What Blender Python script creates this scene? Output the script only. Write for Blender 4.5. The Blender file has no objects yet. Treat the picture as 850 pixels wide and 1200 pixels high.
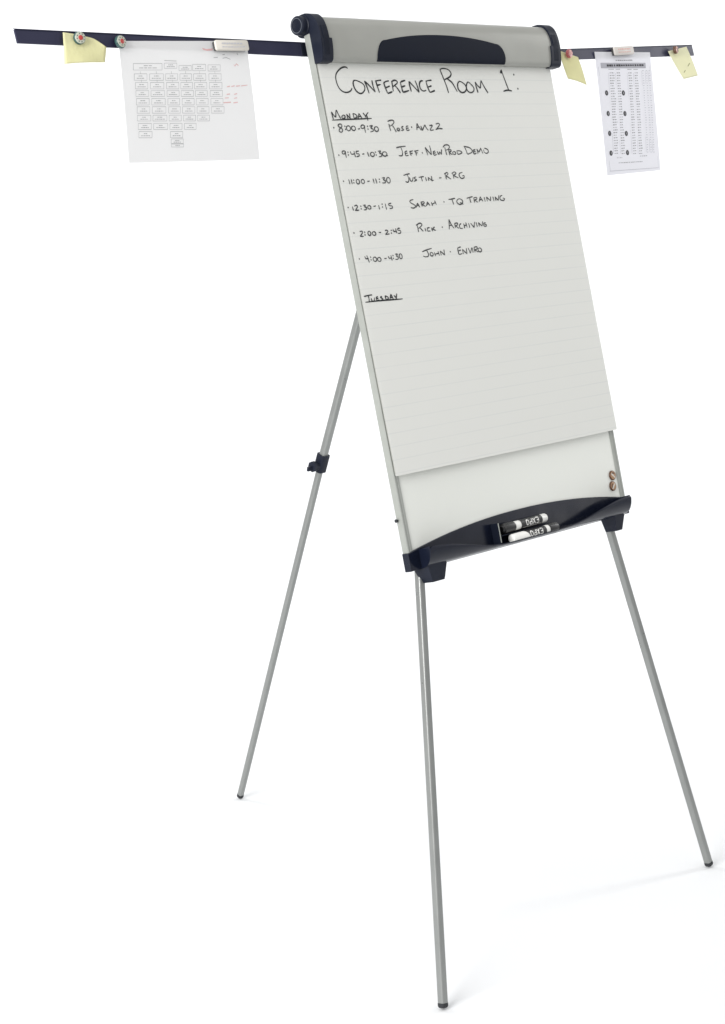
import bpy, math, random, json
from mathutils import Vector, Matrix
random.seed(7)
C = bpy.context.scene.collection
scene = bpy.context.scene

# ------------------------------------------------------------------ camera
CAM = json.loads('{"loc":[-2.81343,-2.27504,1.67475],"R":[0.695,-0.719,-0.00215],"U":[0.15889,0.15067,0.97573],"F":[0.70123,0.67848,-0.21896],"lens":63.295}')
cd = bpy.data.cameras.new('camera'); cam = bpy.data.objects.new('camera', cd); C.objects.link(cam)
R_, U_, F_ = Vector(CAM['R']), Vector(CAM['U']), Vector(CAM['F'])
m = Matrix((R_, U_, -F_)).transposed().to_4x4(); m.translation = Vector(CAM['loc'])
cam.matrix_world = m
cd.sensor_fit = 'VERTICAL'; cd.sensor_height = 36; cd.lens = CAM['lens']
cd.clip_start = .05; cd.clip_end = 100
scene.camera = cam

# ------------------------------------------------------------------ studio light
w = bpy.data.worlds.new('World'); scene.world = w; w.use_nodes = True
bg = w.node_tree.nodes['Background']; bg.inputs[0].default_value = (1, 1, 1, 1); bg.inputs[1].default_value = .62
def area(name, loc, target, sx, sy, power, col=(1, 1, 1)):
    l = bpy.data.lights.new(name, 'AREA'); l.shape = 'RECTANGLE'; l.size = sx; l.size_y = sy; l.energy = power; l.color = col
    o = bpy.data.objects.new(name, l); C.objects.link(o); o.location = loc
    o.rotation_euler = (Vector(target) - Vector(loc)).to_track_quat('-Z', 'Y').to_euler()
    return o
HF = Vector((F_.x, F_.y, 0)).normalized(); HR = Vector((R_.x, R_.y, 0)).normalized()
CEN = Vector((0, .2, 0))
area('overhead_softbox', CEN + Vector((0, 0, 4.2)) - HF*.2, CEN, 3.6, 3.6, 30, (1, .99, .985))
area('front_softbox', CEN - HF*3.4 - HR*2.6 + Vector((0, 0, 2.5)), CEN + Vector((0, 0, 1.1)), 2.4, 2.6, 212, (1, .99, .98))
area('backdrop_lamp', CEN + HF*1.9 - HR*3.3 + Vector((0, 0, 2.6)), CEN + HF*4.6 + Vector((0, 0, 1.4)), 1.2, 2.4, 95)
area('backdrop_lamp', CEN + HF*1.9 + HR*3.3 + Vector((0, 0, 2.6)), CEN + HF*4.6 + Vector((0, 0, 1.4)), 1.2, 2.4, 95)
# right hand softbox, the one mirrored in the whiteboard strip
LP = [[2.69113, -1.93747, 1.35805], [0.19307, 0.02067, 0.95141]]
area('right_softbox', LP[0], LP[1], .6, .6, 1.0, (1, .99, .98))
scene.view_settings.view_transform = 'Standard'; scene.view_settings.look = 'None'
scene.view_settings.exposure = 0; scene.view_settings.gamma = 1
scene.render.engine = 'CYCLES'
scene.cycles.max_bounces = 8; scene.cycles.diffuse_bounces = 5

# ------------------------------------------------------------------ materials
def mat(name, col, rough=.5, metal=0, spec=.5, noise=0, nscale=40, bump=0, bscale=200, bdist=.0004, trans=0):
    M = bpy.data.materials.new(name); M.use_nodes = True; nt = M.node_tree; N = nt.nodes; L = nt.links
    b = N['Principled BSDF']
    b.inputs['Base Color'].default_value = (*col, 1); b.inputs['Roughness'].default_value = rough
    b.inputs['Metallic'].default_value = metal; b.inputs['Specular IOR Level'].default_value = spec
    if noise or bump:
        tc = N.new('ShaderNodeTexCoord')
    if noise:
        n = N.new('ShaderNodeTexNoise'); n.inputs['Scale'].default_value = nscale; n.inputs['Detail'].default_value = 5
        L.new(tc.outputs['Object'], n.inputs['Vector'])
        r = N.new('ShaderNodeMapRange'); r.inputs[1].default_value = .3; r.inputs[2].default_value = .7
        r.inputs[3].default_value = 1 - noise; r.inputs[4].default_value = 1 + noise
        L.new(n.outputs[0], r.inputs[0])
        v = N.new('ShaderNodeVectorMath'); v.operation = 'SCALE'; v.inputs[0].default_value = col
        L.new(r.outputs[0], v.inputs['Scale']); L.new(v.outputs[0], b.inputs['Base Color'])
        r2 = N.new('ShaderNodeMapRange'); r2.inputs[1].default_value = .3; r2.inputs[2].default_value = .7
        r2.inputs[3].default_value = rough - .06; r2.inputs[4].default_value = rough + .06
        L.new(n.outputs[0], r2.inputs[0]); L.new(r2.outputs[0], b.inputs['Roughness'])
    if bump:
        n2 = N.new('ShaderNodeTexNoise'); n2.inputs['Scale'].default_value = bscale; n2.inputs['Detail'].default_value = 4
        L.new(tc.outputs['Object'], n2.inputs['Vector'])
        bp = N.new('ShaderNodeBump'); bp.inputs['Strength'].default_value = bump; bp.inputs['Distance'].default_value = bdist
        L.new(n2.outputs[0], bp.inputs['Height']); L.new(bp.outputs[0], b.inputs['Normal'])
    if trans:
        t = N.new('ShaderNodeBsdfTranslucent'); t.inputs[0].default_value = (*col, 1)
        mx = N.new('ShaderNodeMixShader'); mx.inputs[0].default_value = trans
        out = N['Material Output']
        L.new(b.outputs[0], mx.inputs[1]); L.new(t.outputs[0], mx.inputs[2]); L.new(mx.outputs[0], out.inputs[0])
    return M
M = {
 'floor': mat('white_sweep', (.755, .765, .775), .9, spec=.1),
 'alu': mat('brushed_grey_aluminium', (.34, .355, .33), .42, .25, .5, noise=.03, nscale=30),
 'aluleg': mat('satin_grey_tube', (.268, .277, .270), .33, .45, .5, noise=.04, nscale=18),
 'silver': mat('silver_painted_metal', (.315, .318, .292), .34, .15, .5, noise=.025, nscale=12, bump=.15, bscale=700, bdist=.0002),
 'navy': mat('dark_navy_plastic', (.012, .015, .026), .38, 0, .16, noise=.12, nscale=25, bump=.2, bscale=900, bdist=.0002),
 'navyin': mat('smooth_navy_inset', (.008, .0105, .019), .5, 0, .06, noise=.08, nscale=20),
 'tray': mat('satin_navy_plastic', (.007, .0095, .020), .20, 0, .32, noise=.06, nscale=25),
 'arm': mat('navy_painted_steel', (.024, .025, .055), .42, 0, .28, noise=.06, nscale=15),
 'ring': mat('knob_highlight_grey', (.10, .11, .13), .3, 0, .5),  # highlight tone for the knob rim, painted lighter than the navy
 'rubber': mat('dark_rubber', (.03, .032, .036), .7, 0, .3),
 'board': mat('white_enamel', (.765, .78, .735), .18, 0, .45, noise=.006, nscale=4),
 'ink': mat('black_marker_ink', (.028, .03, .032), .7, 0, .2),
 'ink2': mat('thin_black_marker_ink', (.06, .062, .064), .7, 0, .2),
 'paper': mat('printer_paper', (.88, .88, .88), .8, 0, .2, noise=.006, nscale=20, trans=.32),
 'paper2': mat('printer_paper_cool', (.87, .87, .90), .8, 0, .2, noise=.006, nscale=20, trans=.32),
 'sticky': mat('yellow_sticky_paper', (.81, .79, .49), .8, 0, .2, noise=.03, nscale=30, trans=.3, bump=.6, bscale=45, bdist=.004),
 'sticky2': mat('pale_yellow_sticky_paper', (.84, .83, .60), .8, 0, .2, noise=.03, nscale=30, trans=.3, bump=.5, bscale=45, bdist=.003),
 'print': mat('grey_toner', (.34, .34, .35), .7, 0, .1),
 'print2': mat('light_grey_toner', (.52, .52, .56), .7, 0, .1),
 'printdark': mat('dark_toner', (.07, .07, .075), .7, 0, .1),
 'printband': mat('grey_band_toner', (.42, .42, .46), .7, 0, .1),
 'red': mat('faded_red_pen', (.72, .42, .42), .7, 0, .1),
 'olive': mat('olive_pencil', (.40, .40, .22), .7, 0, .1),
 'clip': mat('ivory_plastic', (.62, .59, .535), .45, 0, .4, noise=.03),
 'clip2': mat('pinkish_ivory_plastic', (.62, .585, .55), .45, 0, .4, noise=.03),
 'clipdark': mat('dark_magnet_edge', (.06, .06, .06), .6, 0, .3),
 'black': mat('black_marker_plastic', (.012, .012, .013), .35, 0, .5),
 'white': mat('white_marker_plastic', (.78, .78, .75), .35, 0, .5, noise=.03),
 'teal': mat('teal_enamel', (.035, .085, .08), .3, 0, .5, noise=.2, nscale=300),
 'cream': mat('cream_enamel', (.46, .48, .40), .3, 0, .5, noise=.08, nscale=300),
 'mred': mat('red_enamel', (.38, .045, .04), .3, 0, .5, noise=.2, nscale=400),
 'mdark': mat('dark_dots', (.05, .06, .05), .4, 0, .4),
 'rose': mat('rose_enamel', (.48, .12, .13), .35, 0, .5, noise=.2, nscale=400),
 'pink': mat('pink_enamel', (.62, .33, .28), .35, 0, .5, noise=.1, nscale=400),
 'brown': mat('brown_enamel', (.10, .045, .022), .35, 0, .5, noise=.2, nscale=400),
 'tan': mat('tan_enamel', (.38, .22, .12), .35, 0, .5, noise=.2, nscale=400),
}
# flip chart paper: faint ruled lines every 25.4 mm and the slight grain of newsprint
def pad_material():
    P = mat('ruled_chart_paper', (.795, .80, .765), .75, 0, .2, trans=.12)
    nt = P.node_tree; N = nt.nodes; L = nt.links; b = N['Principled BSDF']
    tc = N.new('ShaderNodeUVMap'); sp = N.new('ShaderNodeSeparateXYZ'); L.new(tc.outputs[0], sp.inputs[0])
    d = N.new('ShaderNodeMath'); d.operation = 'DIVIDE'; d.inputs[1].default_value = .0254; L.new(sp.outputs[1], d.inputs[0])
    f = N.new('ShaderNodeMath'); f.operation = 'FRACT'; L.new(d.outputs[0], f.inputs[0])
    s = N.new('ShaderNodeMath'); s.operation = 'SUBTRACT'; s.inputs[1].default_value = .5; L.new(f.outputs[0], s.inputs[0])
    a = N.new('ShaderNodeMath'); a.operation = 'ABSOLUTE'; L.new(s.outputs[0], a.inputs[0])
    r = N.new('ShaderNodeMapRange'); r.inputs[1].default_value = .02; r.inputs[2].default_value = .055; r.inputs[3].default_value = .32; r.inputs[4].default_value = 0
    L.new(a.outputs[0], r.inputs[0])
    n = N.new('ShaderNodeTexNoise'); n.inputs['Scale'].default_value = 6; n.inputs['Detail'].default_value = 6; L.new(tc.outputs[0], n.inputs['Vector'])
    r3 = N.new('ShaderNodeMapRange'); r3.inputs[1].default_value = .3; r3.inputs[2].default_value = .7; r3.inputs[3].default_value = .35; r3.inputs[4].default_value = 1
    L.new(n.outputs[0], r3.inputs[0])
    mm = N.new('ShaderNodeMath'); mm.operation = 'MULTIPLY'; L.new(r.outputs[0], mm.inputs[0]); L.new(r3.outputs[0], mm.inputs[1])
    mx = N.new('ShaderNodeMixRGB'); L.new(mm.outputs[0], mx.inputs[0])
    mx.inputs[1].default_value = (.795, .80, .765, 1); mx.inputs[2].default_value = (.58, .61, .61, 1)
    L.new(mx.outputs[0], b.inputs['Base Color'])
    n2 = N.new('ShaderNodeTexNoise'); n2.inputs['Scale'].default_value = 9; n2.inputs['Detail'].default_value = 5; L.new(tc.outputs[0], n2.inputs['Vector'])
    bp = N.new('ShaderNodeBump'); bp.inputs['Strength'].default_value = .35; bp.inputs['Distance'].default_value = .002
    L.new(n2.outputs[0], bp.inputs['Height']); L.new(bp.outputs[0], b.inputs['Normal'])
    return P
M['pad'] = pad_material()

# ------------------------------------------------------------------ helpers
ZB, TL = .8404, .255
cT, sT = math.cos(TL), math.sin(TL)
def B(u, v, n=0):                         # point of the leaning board: u across, v up its face, n out of it
    return Vector((u, v*sT - n*cT, ZB + v*cT + n*sT))
BF = Matrix(((1, 0, 0), (0, sT, -cT), (0, cT, sT)))          # columns: u, v, n axes
ROOT = {}
def tag(o, label=None, cat=None, group=None, kind=None):
    for k, x in (('label', label), ('category', cat), ('group', group), ('kind', kind)):
        if x: o[k] = x
    return o
def thing(name, label, cat, loc=(0, 0, 0), rot=None, group=None):
    o = bpy.data.objects.new(name, None); C.objects.link(o); o.empty_display_size = .05
    mw = (rot.to_4x4() if rot else Matrix.Identity(4)); mw.translation = Vector(loc)
    o.matrix_world = mw; ROOT[o] = mw
    return tag(o, label, cat, group)
def mesh(name, verts, faces, material, parent=None, smooth=False, local=False, uvs=None, mats=None, fm=None, bevel=0, sharp=40):
    """verts are world points unless local (then in the frame of the thing)"""
    mw = ROOT.get(parent, Matrix.Identity(4))
    if not local and parent: 
        inv = mw.inverted(); verts = [inv @ Vector(v) for v in verts]
    me = bpy.data.meshes.new(name); me.from_pydata([tuple(v) for v in verts], [], faces)
    me.materials.append(material)
    if mats:
        for x in mats: me.materials.append(x)
        for i, p in enumerate(me.polygons): p.material_index = fm[i]
    if uvs:
        ul = me.uv_layers.new()
        for p in me.polygons:
            for li in p.loop_indices: ul.data[li].uv = uvs[me.loops[li].vertex_index]
    me.validate(); me.update()
    o = bpy.data.objects.new(name, me); C.objects.link(o)
    if parent: o.parent = parent; ROOT[o] = mw
    if bevel:
        b = o.modifiers.new('bevel', 'BEVEL'); b.width = bevel; b.segments = 2; b.limit_method = 'ANGLE'; b.angle_limit = math.radians(35)
    if smooth:
        me.shade_smooth() if hasattr(me, 'shade_smooth') else [setattr(p, 'use_smooth', True) for p in me.polygons]
        es = me.edges
        try: me.set_sharp_from_angle(angle=math.radians(sharp))
        except Exception: pass
    return o
def prism(profile, u0, u1, segs=1):
    """profile: (n, v) points, extruded along u"""
    V = []; Fc = []; k = len(profile)
    for i in range(segs+1):
        u = u0 + (u1-u0)*i/segs
        V += [B(u, v, n) for n, v in profile]
    for i in range(segs):
        for j in range(k):
            a = i*k+j; b = i*k+(j+1) % k
            Fc.append((a, b, b+k, a+k))
    Fc.append(tuple(range(k))[::-1]); Fc.append(tuple(range(segs*k, segs*k+k)))
    return V, Fc
def hexa(c8):
    """8 corners: bottom loop 0-3, top loop 4-7"""
    return c8, [(0, 3, 2, 1), (4, 5, 6, 7), (0, 1, 5, 4), (1, 2, 6, 5), (2, 3, 7, 6), (3, 0, 4, 7)]
def boxb(u0, u1, v0, v1, n0, n1):
    return hexa([B(u0, v0, n0), B(u1, v0, n0), B(u1, v0, n1), B(u0, v0, n1), B(u0, v1, n0), B(u1, v1, n0), B(u1, v1, n1), B(u0, v1, n1)])
def extr(a, b, prof, xdir, prof2=None):
    """section prof (x, y) swept from a to b; xdir gives the section's x axis"""
    a = Vector(a); b = Vector(b); d = (b-a).normalized(); x = (Vector(xdir) - d*d.dot(Vector(xdir))).normalized(); y = d.cross(x)
    V = [a + x*p[0] + y*p[1] for p in prof] + [b + x*p[0] + y*p[1] for p in (prof2 or prof)]
    k = len(prof); Fc = [(j, (j+1) % k, (j+1) % k + k, j+k) for j in range(k)]
    Fc += [tuple(range(k))[::-1], tuple(range(k, 2*k))]
    return V, Fc
def lathe(a, b, prof, seg=32):
    """prof: (t along a->b in metres, radius)"""
    a = Vector(a); b = Vector(b); d = (b-a).normalized(); x = d.orthogonal().normalized(); y = d.cross(x)
    V = []; Fc = []
    for t, r in prof:
        for i in range(seg):
            an = 2*math.pi*i/seg; V.append(a + d*t + (x*math.cos(an) + y*math.sin(an))*r)
    for j in range(len(prof)-1):
        for i in range(seg):
            p = j*seg+i; q = j*seg+(i+1) % seg; Fc.append((p, q, q+seg, p+seg))
    Fc.append(tuple(range(seg))[::-1]); Fc.append(tuple(range((len(prof)-1)*seg, len(prof)*seg)))
    return V, Fc
def join(*parts):
    V = []; Fc = []
    for v, f in parts:
        o = len(V); V += list(v); Fc += [tuple(i+o for i in q) for q in f]
    return V, Fc
def catmull(pts, k=4):
    if len(pts) < 3:
        (x0, y0), (x1, y1) = pts
        if math.hypot(x1-x0, y1-y0) < .004: return pts
        bow = (random.random()-.5)*.05
        return [(x0+(x1-x0)*t/5 - (y1-y0)*bow*math.sin(math.pi*t/5), y0+(y1-y0)*t/5 + (x1-x0)*bow*math.sin(math.pi*t/5)) for t in range(6)]
    P = [pts[0]] + list(pts) + [pts[-1]]; out = []
    for i in range(1, len(P)-2):
        for j in range(k):
            t = j/k; q = []
            for c in (0, 1):
                a, b, cc, d = P[i-1][c], P[i][c], P[i+1][c], P[i+2][c]
                q.append(.5*(2*b + (cc-a)*t + (2*a-5*b+4*cc-d)*t*t + (3*b-a-3*cc+d)*t**3))
            out.append(tuple(q))
    out.append(pts[-1]); return out
_z = [0]
def dot(pts, width, place):
    cx, cy = (pts[0][0]+pts[1][0])/2, (pts[0][1]+pts[1][1])/2; r = width*.68
    return [place(cx + r*math.cos(a*math.pi/5), cy + r*math.sin(a*math.pi/5), .0004) for a in range(10)], [tuple(range(10))]
def ribbon(pts, width, place, base=.0003, taper=True):
    """flat ink ribbon through 2-D points; place(x, y, h) lifts it onto its sheet"""
    n = len(pts)
    if n == 2 and math.hypot(pts[1][0]-pts[0][0], pts[1][1]-pts[0][1]) < .004 and base == .0003 and taper: return dot(pts, width, place)
    V = []; Fc = []
    _z[0] = (_z[0] + 1) % 12; h0 = base + _z[0]*2.5e-5
    ph = random.random()*6
    for i, p in enumerate(pts):
        a = pts[max(0, i-1)]; b = pts[min(n-1, i+1)]
        dx, dy = b[0]-a[0], b[1]-a[1]; l = math.hypot(dx, dy) or 1e-9; nx, ny = -dy/l, dx/l
        s = i/max(1, n-1)
        w_ = width*.5*(1 + .18*math.sin(ph + s*5))
        if taper: w_ *= (.70 + .30*min(1, min(s, 1-s)*6))
        h = h0 + 1.2e-5*s
        V += [place(p[0]+nx*w_, p[1]+ny*w_, h), place(p[0]-nx*w_, p[1]-ny*w_, h)]
    for i in range(n-1): Fc.append((2*i, 2*i+1, 2*i+3, 2*i+2))
    return V, Fc

# ------------------------------------------------------------------ setting: a white paper sweep
def sweep():
    prof = [(-9, 0), (-4, 0), (0, 0), (3.2, 0)]
    for i in range(1, 13):
        a = i/12*math.pi/2; prof.append((3.2 + 1.6*math.sin(a), 1.6*(1-math.cos(a))))
    prof.append((4.8, 4.6))
    V = []; Fc = []
    for s in range(9):
        x = -8 + 2*s
        for d, z in prof: V.append(CEN + HF*d + HR*x + Vector((0, 0, z)))
    k = len(prof)
    for s in range(8):
        for j in range(k-1): a = s*k+j; Fc.append((a, a+k, a+k+1, a+1))
    o = mesh('floor', V, Fc, M['floor'], smooth=True, sharp=60); tag(o, kind='structure')
sweep()

# ------------------------------------------------------------------ easel
G = json.loads('{"mk1":[[-0.0883,0.0005],[0.053,0.0016]],"mk2":[[-0.0731,-0.0222],[0.0754,-0.0217]],"armL":[[-0.3476,0.9894],[-0.3542,0.964],[-1.0119,0.9963],[-1.0104,0.9736]],"armR":[[0.4324,0.9935],[0.4349,0.9708],[0.957,1.0155],[0.9602,0.9907]],"mags":[[-0.8905,0.982],[-0.801,0.9788],[0.4514,0.9821],[0.8665,0.9993]],"bmags":[[0.319,0.0528],[0.3137,0.0301]],"clipL":[[-0.5879,0.9862],[-0.5075,0.9875],[-0.507,0.9686],[-0.5876,0.9669]],"clipR":[[0.6219,1.0006],[0.698,1.0045],[0.6947,0.9856],[0.6209,0.9811]],"pinL":[-0.3515,0.0683]}')
easel = thing('flipchart_easel', 'tall grey and navy flip chart easel on three tube legs, with two side arms', 'easel', (0, .2, 0))
v, f = boxb(-.342, .342, -.008, .955, .001, .0120)
mesh('whiteboard_panel', v, f, M['board'], easel, bevel=.0008)
# side rails: grooved extrusion, outer face flush, small step in front
def rail(s):
    ub, ut = (-.351, -.358) if s < 0 else (.3495, .352)
    prof = [(0, 0), (0, .0135), (.0015, .0150), (.0048, .0150), (.0056, .0138), (.0066, .0138), (.0074, .0148), (.0135, .0142), (.0150, .0125), (.0150, 0)]
    V = []
    for vv, uo in ((-.012, ub), (1.0, ut)):
        V += [B(uo - s*a, vv, n) for a, n in prof]
    k = len(prof); Fc = [(j, (j+1) % k, (j+1) % k + k, j+k) for j in range(k)] + [tuple(range(k))[::-1], tuple(range(k, 2*k))]
    if s > 0: Fc = [q[::-1] for q in Fc]
    mesh('side_rail', V, Fc, M['alu'], easel, smooth=True, sharp=35)
rail(-1); rail(1)
pn = G['pinL']
v, f = lathe(B(-.351, pn[1]-.004, .003), B(-.361, pn[1]-.004, .003), [(0, .002), (.0025, .002), (.003, .0034), (.006, .0034), (.0065, .0025)], 14)
mesh('adjuster_pin', v, f, M['rubber'], easel, smooth=True)

# header clamp
FRONT = [(.030, .943), (.0350, .950), (.0385, .965), (.0400, .985), (.0385, 1.003), (.0335, 1.018), (.0245, 1.029), (.012, 1.0345)]
def refine(pts, k=4):
    return catmull(pts, k)
FR = refine(FRONT)
silver = [(.016, .944)] + FR + [(0, 1.035), (-.014, 1.030), (-.019, 1.018), (-.014, 1.005), (0, .998), (.010, .992)]
v, f = prism(silver, -.334, .342)
clamp = mesh('clamp_bar', v, f, M['silver'], easel, smooth=True, sharp=35)
capf = [(.0300, .9415), (.0360, .946), (.0405, .963), (.0425, .985), (.0410, 1.005), (.0358, 1.0225), (.0255, 1.0345), (.012, 1.0395)]
cap = [(.0125, .9425)] + refine(capf) + [(0, 1.0402)] + [(-.0222*math.sin(a), 1.018 + .0222*math.cos(a)) for a in [math.radians(15*i) for i in range(1, 12)]] + [(0, .9958), (.0125, .990)]
def endcap(u0, u1, uin):
    # stepped body: the lower two thirds reach a little further in over the silver bar
    tab = [(a, b) for a, b in cap if b < .992]; 
    A = prism(cap, u0, u1)
    tb = [(.0130, .9418)] + [(a+.0006, b) for a, b in refine(capf) if b < .99] + [(.0130, .9895)]
    Bp = prism(tb, u0 + .0012*(1 if u1 > u0 else -1), uin)
    parts = [A, Bp]
    for k in range(5):     # grip ridges on the front
        t = (k+.5)/5; uu = u0 + (u1-u0)*(.35+.12*k)
        rb = [(a+.0012, b) for a, b in refine(capf) if .953 < b < 1.01]; 
        rb = [(rb[0][0]-.004, rb[0][1])] + rb + [(rb[-1][0]-.004, rb[-1][1])]
        parts.append(prism(rb, uu-.0009, uu+.0009))
    return join(*parts)
v, f = endcap(-.357, -.3345, -.3285)
capL = mesh('end_cap', v, f, M['navy'], easel, smooth=True, sharp=32)
v, f = endcap(.369, .3425, .3365)
capR = mesh('end_cap', v, f, M['navy'], easel, smooth=True, sharp=32)
c0 = B(-.357, 1.019, 0); c1 = B(-.38, 1.019, 0)
v, f = lathe(c0, c1, [(0, .0195), (.002, .0195), (.003, .0178), (.013, .0182), (.0150, .0172), (.0156, .0150)], 40)
knob = mesh('roller_knob', v, f, M['navy'], capL, smooth=True, sharp=30)
v, f = lathe(c0, c1, [(.0153, .0142), (.0162, .0140), (.0162, .0131), (.0150, .0128)], 40)
mesh('knob_rim_highlight', v, f, M['ring'], capL, smooth=True)  # highlight round the dark knob, put in as a grey ring
v, f = lathe(c0, c1, [(.0150, .0124), (.0158, .0122), (.0160, .0105), (.0154, .0098), (.0158, .009)], 40)
mesh('knob_face', v, f, M['navyin'], capL, smooth=True)
# dark arched inset on the clamp bar
def arc_top(x):
    x = abs(x)
    if x < .86: return .9995 - .014*(x/.86)**2.1
    t = (x-.86)/.14; return .9855 - .019*(1-math.sqrt(max(0, 1-t*t))) - .012*t**3
def inset():
    NU, NVv = 90, 22; V = []; Fc = []
    acc = [0]
    pr = [(FR[0][0], FR[0][1])] + FR
    def nat(vv):
        for (a, b), (c, d) in zip(FR, FR[1:]):
            if b <= vv <= d and d > b: return a + (c-a)*(vv-b)/(d-b)
        return FR[0][0]
    for i in range(NU+1):
        x = math.sin((i/NU*2-1)*math.pi/2); u = -.0115 + .1935*x - .0
        top = arc_top(x); bot = .9445
        for j in range(NVv+1):
            vv = bot + (top-bot)*j/NVv; edge = (j in (0, NVv)) or i in (0, NU)
            V.append(B(u - .004*(1-j/NVv)*0, vv, nat(vv) + (.0001 if edge else .0016)))
    for i in range(NU):
        for j in range(NVv): a = i*(NVv+1)+j; Fc.append((a, a+NVv+1, a+NVv+2, a+1))
    return V, Fc
v, f = inset()
mesh('clamp_inset', v, f, M['navyin'], clamp, smooth=True, sharp=80)

# marker tray: swept trough with arched back plate and lips that rise at both ends
def ss(a, b, x):
    t = max(0, min(1, (x-a)/(b-a))); return t*t*(3-2*t)
def tray():
    # back plate, full width, arched top
    NU = 72; V = []; Fc = []
    for i in range(NU+1):
        u = -.3535 + .7045*i/NU; x = abs(u+.001)/.3525
        top = .0315*(1 - x**2.1) - .0005
        prof = [(0, top-.001), (0, -.0352), (.0012, -.0362), (.0150, -.0362), (.0165, -.0350), (.0165, -.010), (.0165, top-.0016), (.0150, top), (.0015, top)]
        k = len(prof); V += [B(u, b, a) for a, b in prof]
    for i in range(NU):
        for j in range(k):
            a = i*k+j; b = i*k+(j+1) % k; Fc.append((a, b, b+k, a+k))
    Fc.append(tuple(range(k))[::-1]); Fc.append(tuple(range(NU*k, NU*k+k)))
    return V, Fc
LIPC = [(.0150, -.0350), (.0240, -.0342), (.0320, -.0316), (.0395, -.0253), (.0450, -.0160), (.0480, -.0055), (.0493, .0045)]
MIDC = [(.0150, -.0350), (.0230, -.0342), (.0300, -.0335), (.0365, -.0328), (.0415, -.0312), (.0450, -.0285), (.0465, -.0265)]
def trough():
    # scoop that curls out and up; its lip is cut low in the middle and rises to both ends
    NU = 80; V = []; Fc = []; th = .0017
    for i in range(NU+1):
        s_ = -math.cos(math.pi*i/NU); u = .325*s_ + .0
        e = ss(.28, 1.0, abs(s_)); eb = ss(.15, .75, abs(s_)); lip = -.0285 + .0325*e - .0055*(1-math.sqrt(max(0, 1-(max(0, abs(s_)-.955)/.045)**2)))
        arc = catmull([(a[0]*(1-eb)+b[0]*eb, a[1]*(1-eb)+b[1]*eb) for a, b in zip(MIDC, LIPC)], 4)
        er = max(0, 1-(1-abs(s_))/.016); 
        pts = []
        # resample the arc up to the lip height
        cut = [p for p in arc if p[1] <= lip]; 
        if len(cut) < len(arc):
            p0, p1 = arc[len(cut)-1], arc[len(cut)]; t = (lip-p0[1])/(p1[1]-p0[1]); cut.append((p0[0]+(p1[0]-p0[0])*t, lip))
        L_ = [0]
        for p0, p1 in zip(cut, cut[1:]): L_.append(L_[-1] + math.hypot(p1[0]-p0[0], p1[1]-p0[1]))
        M_ = 12; out = []
        for q in range(M_+1):
            d = L_[-1]*q/M_; j = 0
            while j < len(L_)-2 and L_[j+1] < d: j += 1
            t = (d-L_[j])/max(1e-9, L_[j+1]-L_[j]); out.append((cut[j][0]+(cut[j+1][0]-cut[j][0])*t, cut[j][1]+(cut[j+1][1]-cut[j][1])*t))
        inn = []
        for q in range(M_+1):
            a = out[max(0, q-1)]; b = out[min(M_, q+1)]; dx, dy = b[0]-a[0], b[1]-a[1]; l = math.hypot(dx, dy)
            inn.append((out[q][0]-dy/l*th, out[q][1]+dx/l*th))
        tip = ((out[-1][0]+inn[-1][0])/2 + .0004, (out[-1][1]+inn[-1][1])/2 + .0010)
        prof = out + [tip] + inn[::-1]; k = len(prof); V += [B(u, b, a) for a, b in prof]
    for i in range(NU):
        for j in range(k):
            a = i*k+j; b = i*k+(j+1) % k; Fc.append((a, b, b+k, a+k))
    Fc.append(tuple(range(k))[::-1]); Fc.append(tuple(range(NU*k, NU*k+k)))
    return V, Fc
v, f = tray()
tr = mesh('marker_tray', v, f, M['tray'], easel, smooth=True, sharp=40)
v, f = trough()
mesh('trough', v, f, M['tray'], tr, smooth=True, sharp=50)
# closed web just inside each end of the trough
for sg in (-1, 1):
    pr = [(.0150, .0020)] + [(a-.0022, b+.0012) for a, b in catmull(LIPC, 3)][1:] 
    v, f = prism(pr, sg*.3235, sg*.3215); mesh('trough_end', v, f, M['tray'], tr, smooth=True, sharp=40)
v, f = boxb(-.1058, -.1046, -.0300, .0150, .0160, .0360)
dv = mesh('tray_divider', v, f, M['navyin'], tr, bevel=.0003)
v, f = boxb(-.1062, -.1042, -.0245, .0150, .0361, .0370)
mesh('divider_edge_glint', v, f, M['alu'], tr)  # light caught on the divider's front edge, painted as a grey strip
v, f = boxb(-.1045, .062, -.0128, -.0108, .0160, .0330)
mesh('pen_rest', v, f, M['navyin'], tr, bevel=.0006)
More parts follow.
